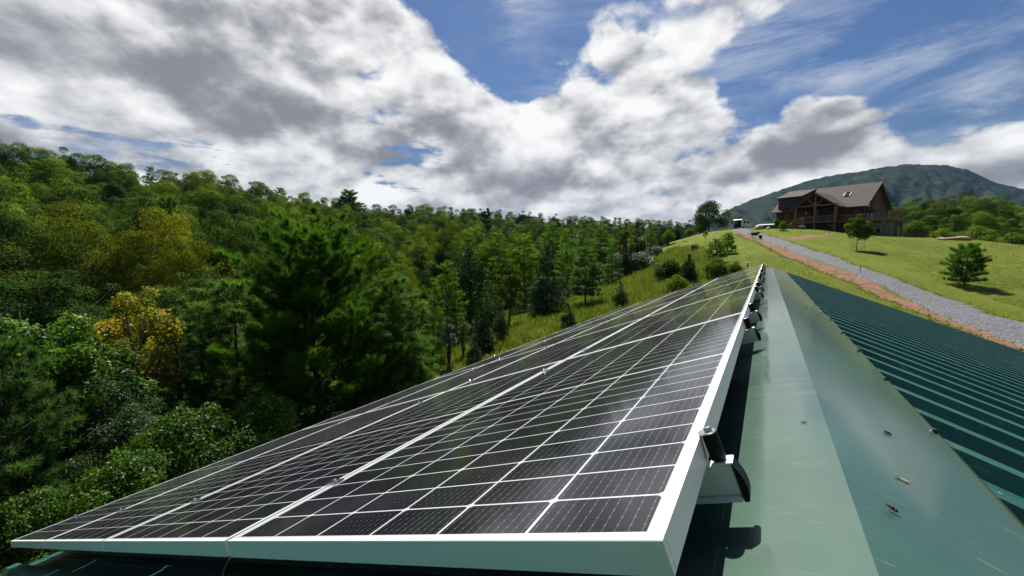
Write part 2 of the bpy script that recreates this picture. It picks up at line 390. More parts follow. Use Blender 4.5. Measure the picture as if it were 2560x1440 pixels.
_n = len(CT); _A = np.zeros((_n + 1, _n + 1)); _A[:_n, :_n] = -_phi(CT[:, :2], CT[:, :2]) + 0.0 * np.eye(_n); _A[:_n, :_n] -= 0.6 * np.eye(_n) * -1; _A[:_n, _n] = 1; _A[_n, :_n] = 1
_w = np.linalg.solve(_A, np.append(CT[:, 2], 0))
def terrain(xy):
    xy = np.atleast_2d(np.asarray(xy, float)); out = np.empty(len(xy))
    for i in range(0, len(xy), 20000):
        q = xy[i:i + 20000]; z = -_phi(q, CT[:, :2]) @ _w[:_n] + _w[_n]
        R = np.hypot(q[:, 0], q[:, 1]); k = np.clip((R - 260) / 240, 0, 1); k = k * k * (3 - 2 * k)
        z = np.clip(z, -14, 16) * (1 - k) + 1.0 * k
        z += 0.06 * np.sin(q[:, 0] * 0.9 + 1.3 * np.sin(q[:, 1] * 0.37)) * np.sin(q[:, 1] * 0.8 + 0.7) * np.clip((R - 14) / 10, 0, 1)
        out[i:i + 20000] = z
    return out
def tz(x, y): return float(terrain([(x, y)])[0])
def on_ground(px, py, dmin=6, dmax=260):
    d = FW + RT * ((px - 1280) / FPX) - UP * ((py - 720) / FPX)
    ts = np.geomspace(dmin, dmax, 1500); P = CAM + ts[:, None] * d; h = P[:, 2] - terrain(P[:, :2])
    i = np.argmax(h < 0)
    if h[i] >= 0: i = len(ts) - 1
    return np.array([P[i, 0], P[i, 1], terrain(P[i:i + 1, :2])[0]])
def stand(px, dep):
    p = lat_dep(px, dep); return np.array([p[0], p[1], tz(p[0], p[1])])
def z_at(py, dep): return CAM[2] + (HOR - py) / FPX * dep


def in_poly(P, poly):
    x, y = P[:, 0], P[:, 1]; r = np.zeros(len(P), bool); n = len(poly)
    for i in range(n):
        x1, y1 = poly[i]; x2, y2 = poly[(i + 1) % n]
        c = ((y1 > y) != (y2 > y)); t = (x2 - x1) * (y - y1) / (y2 - y1 + 1e-12) + x1
        r ^= c & (x < t)
    return r


MEADOW_PX = [(1085, 905), (1150, 868), (1250, 800), (1380, 765), (1480, 735), (1590, 690), (1640, 640), (1690, 622), (1760, 622), (1790, 650), (1800, 668), (1850, 676), (1890, 690), (1800, 760), (1600, 830), (1350, 900), (1150, 945)]
MEADOW = [tuple(on_ground(*q)[:2]) for q in MEADOW_PX]
FOREST = [tuple(on_ground(*q)[:2]) for q in [(1000, 1010), (1060, 940), (1130, 868), (1250, 795), (1380, 762), (1480, 730), (1590, 685), (1630, 642), (1660, 618), (1720, 588)]] + [tuple(lat_dep(1770, 96)), tuple(lat_dep(1800, 150)), tuple(lat_dep(1900, 400)), tuple(lat_dep(0, 600)), (-600, 0), (-300, -300), (300, -300), (300, -15), (-7.5, -15), (-7.5, -6)]  # the added bank behind the camera gets dark forest floor to dim reflections


def build_ground():
    na = 560; base = -YAW
    # fine angles across the view, coarse behind
    front = np.linspace(-0.98, 0.98, 440); back = np.linspace(0.98, 2 * PI - 0.98, 90)[1:-1]
    ang = np.concatenate([front, back]); na = len(ang)
    rad = np.concatenate([[0.5], np.geomspace(3.0, 400, 300), np.geomspace(420, 9000, 40)])
    A, R = np.meshgrid(ang, rad); hd = A + YAW
    X = CAM[0] + np.sin(hd) * R; Y = CAM[1] + np.cos(hd) * R
    P = np.stack([X.ravel(), Y.ravel()], 1); Z = terrain(P)
    V = np.column_stack([P, Z])
    i, j = np.meshgrid(np.arange(len(rad) - 1), np.arange(na), indexing='ij'); j2 = (j + 1) % na
    F = np.stack([i * na + j, (i + 1) * na + j, (i + 1) * na + j2, i * na + j2], -1).reshape(-1, 4)[:, ::-1]
    me = np_mesh('ground', V, F, M['ground'])
    wob = P + 0.5 * np.stack([np.sin(P[:, 1] * 1.7) + np.sin(P[:, 1] * 4.1), np.sin(P[:, 0] * 1.9) + np.sin(P[:, 0] * 3.7)], 1)
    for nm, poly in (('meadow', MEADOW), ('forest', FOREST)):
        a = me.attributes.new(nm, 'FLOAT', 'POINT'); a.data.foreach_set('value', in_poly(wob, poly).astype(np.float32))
    me.polygons.foreach_set('use_smooth', [True] * len(me.polygons))
    tag(add('ground', me), kind='structure')


def ground_mat():
    m, N, b = new_mat('ground'); p = N.pos()
    big = N.noise(p, 0.11, 5, 0.6); mid = N.noise(p, 0.9, 5, 0.65); fine = N.noise(p, 9.0, 6, 0.7); vf = N.noise(p, 38.0, 3, 0.7)
    mow = N.noise(N.mapping(p, rot=(0, 0, 0.5), scale=(1, 0.18, 1)), 1.6, 4, 0.6)
    l = N.m('ADD', N.m('MULTIPLY', big, 0.40), N.m('ADD', N.m('MULTIPLY', mid, 0.35), N.m('ADD', N.m('MULTIPLY', fine, 0.35), N.m('MULTIPLY', mow, 0.25))))
    l = N.m('ADD', l, N.m('MULTIPLY', N.m('SUBTRACT', vf, 0.5), 0.35))
    lawn = N.ramp(N.step(l, 0.46, 0.90, smooth=False), [(0, (0.060, 0.090, 0.008)), (0.35, (0.118, 0.155, 0.011)), (0.7, (0.175, 0.200, 0.020)), (1, (0.245, 0.240, 0.050))])
    mead = N.ramp(N.m('ADD', N.m('MULTIPLY', mid, 0.6), N.m('MULTIPLY', fine, 0.4)), [(0.3, (0.070, 0.090, 0.014)), (0.5, (0.140, 0.150, 0.028)), (0.7, (0.220, 0.195, 0.065))])
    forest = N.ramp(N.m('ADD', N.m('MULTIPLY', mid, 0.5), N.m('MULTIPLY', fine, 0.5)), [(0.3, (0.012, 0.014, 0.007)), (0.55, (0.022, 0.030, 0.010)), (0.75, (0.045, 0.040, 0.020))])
    edge = N.m('MULTIPLY', N.m('SUBTRACT', mid, 0.5), 0.9)
    c = N.mix(N.step(N.m('ADD', N.attr('meadow'), edge), 0.35, 0.65), lawn, mead)
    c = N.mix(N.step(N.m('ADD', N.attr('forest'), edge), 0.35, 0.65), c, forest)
    far = N.ramp(N.noise(p, 0.03, 6, 0.7), [(0.35, (0.018, 0.032, 0.012)), (0.65, (0.040, 0.062, 0.018))])
    c = N.mix(N.step(N.vm('LENGTH', p), 150, 210), c, far)
    N.put(b.inputs['Base Color'], c); b.inputs['Roughness'].default_value = 0.9; b.inputs['Specular IOR Level'].default_value = 0.15
    N.put(b.inputs['Normal'], N.bump(N.m('ADD', fine, N.m('ADD', vf, N.m('MULTIPLY', mid, 1.2))), 0.9, 0.09))
    return m


M['ground'] = ground_mat()
build_ground()


def strip(name, line, w0, w1, mat, lift, seed, kind='structure', jag=0.25):
    """A band of ground material along a path of (x, y); w0..w1 are offsets to its sides."""
    rg = np.random.default_rng(seed); L = np.array(line, float)
    seg = np.r_[0, np.cumsum(np.hypot(*np.diff(L, axis=0).T))]; n = int(seg[-1] / 0.3)
    s = np.linspace(0, seg[-1], n)
    # smooth interpolation
    xs = np.interp(s, seg, L[:, 0]); ys = np.interp(s, seg, L[:, 1])
    for _ in range(60):
        xs[1:-1] = (xs[:-2] + xs[2:]) / 2; ys[1:-1] = (ys[:-2] + ys[2:]) / 2
    tx = np.gradient(xs); ty = np.gradient(ys); q = np.hypot(tx, ty); nx, ny = ty / q, -tx / q
    def jit():
        a = rg.normal(0, 1, n); b2 = np.convolve(rg.normal(0, 1, n), np.ones(9) / 3, 'same'); return jag * (0.45 * a + 0.7 * b2)
    a0 = (w0(s) if callable(w0) else w0) + jit(); a1 = (w1(s) if callable(w1) else w1) + jit()
    k = 9; V = []
    for j in range(k):
        t = j / (k - 1); o = a0 * (1 - t) + a1 * t
        V.append(np.stack([xs + nx * o, ys + ny * o], 1))
    P = np.stack(V, 1).reshape(-1, 2); Z = terrain(P) + lift
    t = np.tile(np.linspace(-1, 1, k), n); Z -= (np.abs(t) > 0.98) * (lift + 0.03)
    i, j = np.meshgrid(np.arange(n - 1), np.arange(k - 1), indexing='ij')
    F = np.stack([i * k + j, i * k + j + 1, (i + 1) * k + j + 1, (i + 1) * k + j], -1).reshape(-1, 4)
    me = np_mesh(name, np.column_stack([P, Z]), F, mat); me.polygons.foreach_set('use_smooth', [True] * len(me.polygons))
    o = add(name, me); tag(o, kind=kind); return o, np.stack([xs, ys], 1), np.stack([nx, ny], 1), a0, a1


def gravel_mat():
    m, N, b = new_mat('gravel'); p = N.pos()
    v = N.voro(p, 16, out=1); n = N.noise(p, 2.2, 5, 0.6); f = N.noise(p, 26, 4, 0.7)
    g = N.ramp(N.m('ADD', N.m('MULTIPLY', N.sep(v)[0], 0.5), N.m('MULTIPLY', f, 0.5)), [(0.2, (0.055, 0.060, 0.072)), (0.5, (0.125, 0.130, 0.144)), (0.8, (0.25, 0.25, 0.26))])
    c = N.mix(N.step(n, 0.52, 0.75), g, (0.150, 0.125, 0.10))
    N.put(b.inputs['Base Color'], c); b.inputs['Roughness'].default_value = 0.9
    N.put(b.inputs['Normal'], N.bump(N.m('ADD', N.voro(p, 16), f), 0.8, 0.05)); return m
def dirt_mat():
    m, N, b = new_mat('red_dirt'); p = N.pos()
    n = N.noise(p, 1.3, 6, 0.65); f = N.noise(p, 12, 6, 0.7)
    c = N.ramp(N.m('ADD', N.m('MULTIPLY', n, 0.6), N.m('MULTIPLY', f, 0.4)), [(0.30, (0.090, 0.042, 0.019)), (0.46, (0.170, 0.086, 0.044)), (0.60, (0.260, 0.138, 0.072)), (0.76, (0.35, 0.235, 0.15))])
    N.put(b.inputs['Base Color'], c); b.inputs['Roughness'].default_value = 0.95
    N.put(b.inputs['Normal'], N.bump(N.m('ADD', n, f), 0.7, 0.06)); return m
M['gravel'] = gravel_mat(); M['dirt'] = dirt_mat()
road_xy = [lat_dep(q[0], q[2]) for q in ROAD] + [lat_dep(1836, 112)]
GRAVEL = strip('gravel_road', road_xy, -1.25, 1.30, M['gravel'], 0.07, 3)
# nx,ny points to the right of the direction of travel (uphill); the bare earth lies on the left of it
dirt_line = [lat_dep(q[0], q[2]) for q in ROAD[:9]]
DIRT = strip('dirt_verge', dirt_line, lambda s: -1.10 - 0 * s, lambda s: -2.3 - 0.9 * np.exp(-((s - 26) / 10) ** 2) + 0.9 * np.clip((9 - s) / 9, 0, 1), M['dirt'], 0.05, 5, jag=0.22)
patch = [on_ground(1905, 600)[:2], on_ground(1960, 601)[:2], on_ground(2020, 592)[:2], on_ground(2085, 587)[:2]]
strip('dirt_track', patch, -0.9, 0.9, M['dirt'], 0.04, 9, jag=0.45)


def clods():
    rg = np.random.default_rng(11); _, xy, nn, a0, a1 = DIRT
    V = []; F = []
    for _ in range(1500):
        i = rg.integers(0, len(xy)); o = a0[i] + (a1[i] - a0[i]) * rg.uniform(-0.02, 1.12); p = xy[i] + nn[i] * o
        s = rg.uniform(0.012, 0.035) * (1 + 1.2 * (rg.random() < 0.06)); z = tz(p[0], p[1]) + 0.05 + s * 0.2
        b = len(V); d = rg.normal(0, 1, (6, 3)) * 0.18 + np.array([(1, 0, 0), (0, 1, 0), (-1, 0, 0), (0, -1, 0), (0, 0, .8), (0, 0, -.6)])
        V += [tuple(np.array([p[0], p[1], z]) + q * s) for q in d]
        F += [(b, b + 1, b + 4), (b + 1, b + 2, b + 4), (b + 2, b + 3, b + 4), (b + 3, b, b + 4), (b + 1, b, b + 5), (b + 2, b + 1, b + 5), (b + 3, b + 2, b + 5), (b, b + 3, b + 5)]
    o = add('dirt_clods', np_mesh('dirt_clods', V, F, M['dirt'])); tag(o, 'loose clods and small stones strewn over the red dirt verge', 'clods', kind='stuff')
clods()


# ------------------------------------------------------------------ mountain
def mountain_mat():
    m, N, b = new_mat('mountain_forest'); p = N.pos()
    n = N.noise(p, 0.010, 6, 0.65); f = N.noise(p, 0.07, 4, 0.7)
    c = N.ramp(N.m('ADD', N.m('MULTIPLY', n, 0.55), N.m('MULTIPLY', f, 0.45)), [(0.34, (0.004, 0.010, 0.005)), (0.5, (0.013, 0.026, 0.009)), (0.68, (0.036, 0.055, 0.014))])
    N.put(b.inputs['Base Color'], c); b.inputs['Roughness'].default_value = 0.95; b.inputs['Specular IOR Level'].default_value = 0.1
    return m


def vnoise(P, seed, f):
    """Smooth value noise in 2D."""
    rg = np.random.default_rng(seed); tab = rg.random((256, 256)); q = P * f; i = np.floor(q).astype(int); t = q - i; t = t * t * (3 - 2 * t)
    a = tab[i[:, 0] % 256, i[:, 1] % 256]; b = tab[(i[:, 0] + 1) % 256, i[:, 1] % 256]; c = tab[i[:, 0] % 256, (i[:, 1] + 1) % 256]; d = tab[(i[:, 0] + 1) % 256, (i[:, 1] + 1) % 256]
    return (a * (1 - t[:, 0]) + b * t[:, 0]) * (1 - t[:, 1]) + (c * (1 - t[:, 0]) + d * t[:, 0]) * t[:, 1]


def mountain():
    sky = [(1500, 625), (1600, 600), (1700, 575), (1780, 545), (1816, 522), (1868, 499), (1935, 477), (2002, 454), (2069, 439), (2137, 430), (2197, 420), (2251, 413), (2338, 415.5), (2392, 425), (2429, 442), (2472, 459), (2560, 477), (2700, 500), (2900, 540), (3300, 575), (3900, 600)]
    sx = np.array([s[0] for s in sky]); sy = np.array([s[1] for s in sky])
    D = 1500.0; px = np.concatenate([np.linspace(1500, 1780, 60), np.linspace(1783, 2640, 520), np.linspace(2650, 3900, 120)])
    dep = np.concatenate([np.linspace(620, D, 230), np.linspace(D + 15, D + 500, 25)])
    PX, DP = np.meshgrid(px, dep)
    lat = (PX - 1280) / FPX * DP
    X = CAM[0] + RT[0] * lat + math.sin(YAW) * DP; Y = CAM[1] + RT[1] * lat + math.cos(YAW) * DP
    H = CAM[2] + (HOR - np.interp(PX, sx, sy)) / FPX * D - 7
    t = np.clip((DP - 620) / (D - 620), 0, 1)
    prof = np.where(DP <= D, t ** 1.25, 1 - ((DP - D) / 500) ** 2 * 0.8)
    P = np.stack([X.ravel(), Y.ravel()], 1)
    # spurs and gullies running down the slope
    sp = (vnoise(np.stack([PX.ravel() * 0.9, DP.ravel() * 0.16], 1), 3, 1 / 42.0) - 0.5) * 60 + (vnoise(np.stack([PX.ravel() + DP.ravel() * 0.15, DP.ravel() * 0.3], 1), 4, 1 / 18.0) - 0.5) * 24
    Z = (H * prof).ravel() + sp * (np.sin(np.clip(t, 0, 1) * PI) ** 0.8).ravel() * np.clip(H / 150, 0.1, 1).ravel()
    Z = Z + (vnoise(P, 5, 1 / 13.0) ** 1.5 * 3.5 + vnoise(P, 6, 1 / 7.0) * 2.4) * np.clip(H / 60, 0.2, 1).ravel() + 0
    n = len(px); i, j = np.meshgrid(np.arange(len(dep) - 1), np.arange(n - 1), indexing='ij')
    F = np.stack([i * n + j, i * n + j + 1, (i + 1) * n + j + 1, (i + 1) * n + j], -1).reshape(-1, 4)
    tag(add('mountain', np_mesh('mountain', np.column_stack([P, Z]), F, mountain_mat())), kind='structure')
mountain()

# ------------------------------------------------------------------ barn: ribbed green roof, ridge cap, walls
TH = 0.37195; ct, st = math.cos(TH), math.sin(TH)
PW, PL = 1.0, 1.8303              # pitch of the panels across and along the slope
RX, RZ = 0.198, -0.084            # the fold of the ridge cap
Y0, Y1 = -1.3745, 11.12
RIB = 0.2455
def paint_mat(name, col, worn, r0, r1, streak_rot, spec=0.5, coat=0.0, wear=0.13):
    m, N, b = new_mat(name); p = N.coord('Object')
    n = N.noise(p, 2.3, 6, 0.6); f = N.noise(p, 40, 5, 0.7)
    sc = N.noise(N.mapping(p, rot=(0, 0, streak_rot), scale=(7, 60, 20)), 1.0, 6, 0.7)
    scr = N.noise(N.mapping(p, rot=(0, 0, streak_rot + 0.5), scale=(12, 150, 20)), 1.0, 3, 0.5)
    spot = N.noise(p, 3.1, 3, 0.5)
    w = N.m('MULTIPLY', N.step(sc, 0.53, 0.72), N.step(spot, 0.47, 0.62))
    w = N.m('ADD', w, N.m('MULTIPLY', N.step(scr, 0.64, 0.72), N.step(N.noise(p, 1.7, 2, 0.5), 0.48, 0.58)), clamp=True)
    speck = N.m('MULTIPLY', N.step(N.voro(p, 22), 0.10, 0.06), N.step(N.noise(p, 5.0, 2, 0.5), 0.58, 0.66))
    w = N.m('MAXIMUM', w, N.m('MULTIPLY', speck, 0.8))
    c = N.mix(N.step(n, 0.3, 0.7), tuple(v * 0.86 for v in col), tuple(v * 1.14 for v in col))
    c = N.mix(N.m('MULTIPLY', w, wear), c, worn)
    N.put(b.inputs['Base Color'], c)
    N.put(b.inputs['Roughness'], N.m('ADD', N.step(n, 0.25, 0.75, r0, r1), N.m('ADD', N.m('MULTIPLY', w, 0.25), N.m('MULTIPLY', f, 0.06))))
    b.inputs['Specular IOR Level'].default_value = spec
    b.inputs['Coat Weight'].default_value = coat; b.inputs['Coat Roughness'].default_value = 0.13
    N.put(b.inputs['Normal'], N.bump(N.m('ADD', N.noise(N.mapping(p, scale=(1.2, 1.0, 1)), 1.6, 3, 0.5), N.m('MULTIPLY', f, 0.02)), 0.10, 0.05))
    return m
M['roof_green'] = paint_mat('roof_green', (0.018, 0.092, 0.074), (0.36, 0.42, 0.35), 0.34, 0.46, 0.0, 0.35, 0.0, 0.6)
M['cap_green'] = paint_mat('cap_green', (0.034, 0.088, 0.058), (0.46, 0.48, 0.42), 0.36, 0.48, PI / 2, 0.35, 0.85)
M['alu'] = None


def barn():
    zb = -4.6
    t = thing('barn', 'green metal roofed barn carrying the solar panels in the foreground', 'barn', (RX, 5, zb))
    def L(p): return (p[0] - RX, p[1] - 5, p[2] - zb)
    # rib profile across the sheet: (offset along y, height)
    prof = [(0.0, 0.0), (0.040, 0.0), (0.045, 0.004), (0.058, 0.004), (0.063, 0.0), (0.104, 0.0), (0.130, 0.036), (0.178, 0.036), (0.204, 0.0)]
    ys, hs = [], []
    y = Y0
    while y < Y1:
        for (a, h) in prof:
            if y + a <= Y1: ys.append(y + a); hs.append(h)
        y += RIB
    ys.append(Y1); hs.append(0.0); ys = np.array(ys); hs = np.array(hs)
    def sheet(name, stations, nrm, label=None, mat='roof_green'):
        V = []
        for s, (px_, pz_) in enumerate(stations):
            nx, nz = nrm[s]
            for yy, h in zip(ys, hs): V.append(L((px_ + nx * h, yy, pz_ + nz * h)))
        n = len(ys); F = []
        for s in range(len(stations) - 1):
            for k in range(n - 1): F.append((s * n + k, s * n + k + 1, (s + 1) * n + k + 1, (s + 1) * n + k))
        o = add(name, np_mesh(name, V, F, M[mat]), t)
        md = o.modifiers.new('thick', 'SOLIDIFY'); md.thickness = 0.004
        if label: o['label'] = label
        return o
    D0 = 0.041                          # the cap lies on the ribs
    rx, rz = RX, RZ - D0
    sheet('roof_sheet', [(rx - 0.002, rz), (rx - 4.32 * ct, rz - 4.32 * st)], [(-st, ct)] * 2, 'ribbed green roof slope under the solar panels')
    tr = math.radians(20.3); w = 4.5
    p0 = (rx + 0.002, rz); p1 = (rx + w * math.cos(tr), rz - w * math.sin(tr)); tl = math.radians(7.0); p2 = (p1[0] + 3.4 * math.cos(tl), p1[1] - 3.4 * math.sin(tl))
    mid = [(p0[0] + (p1[0] - p0[0]) * k / 6, p0[1] + (p1[1] - p0[1]) * k / 6) for k in range(7)]
    sheet('roof_sheet', mid, [(math.sin(tr), math.cos(tr))] * 7, 'bare ribbed green roof slope beyond the ridge cap')
    # walls
    mb = MB(); el = (RX - 4.1 * ct, rz - 4.1 * st - 0.12)
    poly = [(el[0], zb - 1.2), (el[0], el[1]), (rx, rz - 0.12), (p1[0], p1[1] - 0.12), (p1[0], zb - 1.2)]
    for yy in (Y0 + 0.35, Y1 - 0.4): mb.prism([L((a, yy, b)) for a, b in poly], (0, 0.08, 0))
    for xx in (el[0], p1[0] - 0.08): mb.box(xx - RX, xx - RX + 0.08, Y0 + 0.43 - 5, Y1 - 0.4 - 5, -1.2, (el[1] if xx < 0 else p1[1] - 0.14) - zb)
    mb.build('wall', M['barn_wall'], t)
    # ridge cap: four lengths, each lapping over the next one further off
    starts = [Y0 - 0.05, 3.08 - 3.37 + 0.0, 3.08, 6.45, Y1 + 0.04]; starts[1] = -0.29 - 3.0
    starts = [Y0 - 0.05, 3.08, 6.45, 9.80, Y1 + 0.04]
    for k in range(4):
        ya, yb = starts[k], starts[k + 1] + 0.10 if k < 3 else starts[k + 1]
        lift0, lift1 = 0.0015, 0.0095 if k < 3 else 0.0015
        # section from left hem over the fold to the right hem: (across, drop, extra)
        sec = [(-0.282, -0.008), (-0.278, 0.000), (-0.220, 0.0060), (-0.160, 0.0095), (-0.115, 0.0100), (-0.055, 0.0056), (-0.0, 0.0), (0.0, 0.0), (0.045, 0.0042), (0.100, 0.0072), (0.160, 0.0080), (0.220, 0.0066), (0.262, 0.0046), (0.275, 0.0036), (0.279, -0.009)]
        V = []; n = len(sec); st_n = 34; sharp = [(i * n + j) for i in range(st_n + 1) for j in (6, 7)]
        rg = np.random.default_rng(k)
        for i in range(st_n + 1):
            f = i / st_n; yy = ya + (yb - ya) * f
            for jx, (a, b) in enumerate(sec):
                sgn = -1 if jx < 7 else 1; base = abs(a)
                tt = TH if jx < 7 else tr
                nx, nz = (sgn * math.sin(tt), math.cos(tt)) if jx not in (6, 7) else (0.0, 1.0)
                h = b + lift0 + (lift1 - lift0) * f + 0.0010 * math.sin(yy * 2.7 + a * 20 + k) * (abs(a) > 0.03)
                V.append(L((RX + sgn * base * math.cos(tt) + nx * h, yy, RZ - base * math.sin(tt) + nz * h)))
        F = [(i * n + j, i * n + j + 1, (i + 1) * n + j + 1, (i + 1) * n + j) for i in range(st_n) for j in range(n - 1) if j != 6]
        me = np_mesh('ridge_cap', V, F, M['cap_green']); me.polygons.foreach_set('use_smooth', [True] * len(me.polygons))
        cap = add('ridge_cap', me, t)
        sm = screw_mesh()
        yy = 0.99 - 0.491 * 4
        while yy < Y1:
            if ya <= yy < (starts[k + 1] if k < 3 else yb):
                for sgn, w_, tt in ((1, 0.262, tr),):
                    s = add('screw', sm, cap); h = 0.0125
                    s.location = L((RX + sgn * (w_ * math.cos(tt)) + sgn * math.sin(tt) * h, yy, RZ - w_ * math.sin(tt) + math.cos(tt) * h)); s.rotation_euler = (0, sgn * tt, yy * 5)
            yy += 0.491
        if k:
            for (a, sgn, tt) in ((-0.120, -1, TH), (0.130, 1, tr)):
                s = add('screw', sm, cap); s.location = L((RX + sgn * abs(a) * math.cos(tt) + sgn * math.sin(tt) * 0.012, ya + 0.05, RZ - abs(a) * math.sin(tt) + math.cos(tt) * 0.012)); s.rotation_euler = (0, sgn * tt, 1)


_sm = []
def screw_mesh():
    if not _sm:
        mb = MB(); mb.lathe([(0.0085, 0.0), (0.0085, 0.0015), (0.006, 0.0025), (0.0052, 0.003), (0.0052, 0.008), (0.004, 0.009)], n=8)
        _sm.append(mb.mesh('screw', M['screw']))
    return _sm[0]


M['barn_wall'] = simple('barn_wall', (0.30, 0.29, 0.25), 0.7, 0, 0.1)
M['timber'] = simple('timber', (0.18, 0.12, 0.075), 0.8, 0, 0.25, 5, 0.3)
M['screw'] = simple('screw', (0.012, 0.014, 0.014), 0.5)


def alu_mat(name, col, rough, metal):
    m, N, b = new_mat(name); p = N.coord('Object')
    n = N.noise(N.mapping(p, scale=(3, 3, 60)), 4, 4, 0.6)
    N.put(b.inputs['Base Color'], N.ramp(n, [(0.3, tuple(c * 0.95 for c in col)), (0.7, col)]))
    b.inputs['Roughness'].default_value = rough; b.inputs['Metallic'].default_value = metal
    return m
M['alu'] = alu_mat('anodised_aluminium', (0.82, 0.82, 0.81), 0.46, 0.35)
M['steel'] = alu_mat('stainless_steel', (0.72, 0.70, 0.68), 0.25, 1.0)
M['black_plastic'] = simple('black_plastic', (0.006, 0.006, 0.007), 0.55, 0, 0.2, 20, 0, 0.25)


def cell_mat():
    m, N, b = new_mat('solar_cells'); p = N.coord('Object'); X, Y, Z = N.sep(p)
    pu, pv, wu = 0.1580, 0.0805, 0.985
    u = N.m('ADD', X, wu / 2)                     # centred on the panel
    mid = PL_W / 2
    yv = N.m('SUBTRACT', Y, mid); side = N.m('SIGN', yv)
    v = N.m('SUBTRACT', N.m('ABSOLUTE', yv), 0.006)     # distance from the strip across the middle
    cu = N.m('DIVIDE', u, pu); cv = N.m('DIVIDE', v, pv)
    du = N.m('MULTIPLY', N.m('ABSOLUTE', N.m('SUBTRACT', cu, N.m('ROUND', cu))), pu)
    dv = N.m('MULTIPLY', N.m('ABSOLUTE', N.m('SUBTRACT', cv, N.m('ROUND', cv))), pv)
    c2 = N.m('DIVIDE', v, pv * 2); dv2 = N.m('MULTIPLY', N.m('ABSOLUTE', N.m('SUBTRACT', c2, N.m('ROUND', c2))), pv * 2)
    lu = N.step(du, 0.0021, 0.0027, 1, 0, False); lv = N.step(dv, 0.0015, 0.0020, 1, 0, False)
    dia = N.step(N.m('ADD', du, dv2), 0.0090, 0.0097, 1, 0, False)
    out = N.m('MAXIMUM', N.m('GREATER_THAN', N.m('ABSOLUTE', u), 3 * pu - 0.001), N.m('GREATER_THAN', v, 11 * pv - 0.001))
    out = N.m('MAXIMUM', out, N.m('LESS_THAN', v, 0.0))
    white = N.m('MAXIMUM', N.m('MAXIMUM', lu, lv), N.m('MAXIMUM', dia, out))
    nb = pu / 10.0
    ub = N.m('DIVIDE', N.m('ADD', u, nb / 2), nb); db = N.m('MULTIPLY', N.m('ABSOLUTE', N.m('SUBTRACT', ub, N.m('ROUND', ub))), nb)
    bus = N.step(db, 0.00035, 0.0007, 1, 0, False)
    dots = N.m('DIVIDE', v, pv / 5.0); dd = N.m('MULTIPLY', N.m('ABSOLUTE', N.m('SUBTRACT', dots, N.m('ROUND', dots))), pv / 5)
    pad = N.m('MULTIPLY', N.step(db, 0.0009, 0.0013, 1, 0, False), N.step(dd, 0.0010, 0.0016, 1, 0, False))
    # each cell has its own slight tone
    cell = N.node('ShaderNodeTexWhiteNoise', noise_dimensions='4D'); N.put(cell.inputs[0], N.comb(N.m('FLOOR', cu), N.m('FLOOR', cv), side)); N.put(cell.inputs[1], N.orand())
    base = N.mix(cell.outputs[0], (0.0065, 0.0068, 0.0095), (0.0125, 0.0120, 0.0175))
    c = N.mix(N.m('MULTIPLY', bus, 0.40), base, (0.20, 0.20, 0.22))
    c = N.mix(N.m('MULTIPLY', pad, 0.20), c, (0.50, 0.50, 0.52))
    c = N.mix(white, c, (0.56, 0.57, 0.575))
    # dried rain drops; hazy sky sheen painted into the colour together with dust
    drop = N.m('MULTIPLY', N.step(N.voro(p, 30), 0.22, 0.16), N.step(N.noise(p, 2.2, 3, 0.5), 0.60, 0.68))
    dust_sheen = N.step(N.noise(p, 3.0, 6, 0.65), 0.45, 0.8)
    c = N.mix(N.m('MULTIPLY', drop, 0.10), c, (0.5, 0.5, 0.5)); c = N.mix(N.m('MULTIPLY', dust_sheen, 0.035), c, (0.50, 0.48, 0.50))
    N.put(b.inputs['Base Color'], c)
    N.put(b.inputs['Roughness'], N.m('ADD', N.m('MULTIPLY', dust_sheen, 0.06), 0.085))
    b.inputs['IOR'].default_value = 1.45; b.inputs['Specular IOR Level'].default_value = 0.62
    # the pebbled grain of solar glass
    N.put(b.inputs['Normal'], N.bump(N.noise(p, 900, 1, 0.5), 0.012, 0.002))
    return m


PWW, PL_W = 0.985, 1.816
M['cells'] = cell_mat()


def panels():
    FH, LIP = 0.036, 0.0105
    def ring(mb, x0, x1, y0, y1, lip, z0, z1):
        mb.box(x0, x1, y0, y0 + lip, z0, z1); mb.box(x0, x1, y1 - lip, y1, z0, z1)
        mb.box(x0, x0 + lip, y0 + lip + 0.0002, y1 - lip - 0.0002, z0, z1); mb.box(x1 - lip, x1, y0 + lip + 0.0002, y1 - lip - 0.0002, z0, z1)
    fm = MB(); ring(fm, -PWW, 0, 0, PL_W, LIP, -FH, 0); fme = fm.mesh('frame', M['alu'], 0.0006)
    gm = MB(); gm.box(-PWW + LIP + 0.0003, -LIP - 0.0003, LIP + 0.0003, PL_W - LIP - 0.0003, -0.006, -0.0016); gme = gm.mesh('glass', M['cells'])
    rows = ['top row beside the ridge', 'second row below the ridge', 'third row below the ridge', 'lowest row by the eave']
    pos = ['nearest the camera', 'second from near end', 'third from near end', 'fourth from near end', 'fifth from near end', 'farthest from camera']
    root = None
    for r in range(4):
        for k in range(6):
            lab = 'framed solar panel in the %s, %s' % (rows[r], pos[k])
            if root is None:
                root = thing('solar_panel', lab, 'solar panel', group='solar panels on the barn roof')
                add('frame', fme, root); add('glass', gme, root); o = root
            else: o = copy_tree(root)
            o['label'] = lab
            o.location = (-r * PW * ct, k * PL, -r * PW * st); o.rotation_euler = (0, -TH, 0)
panels()


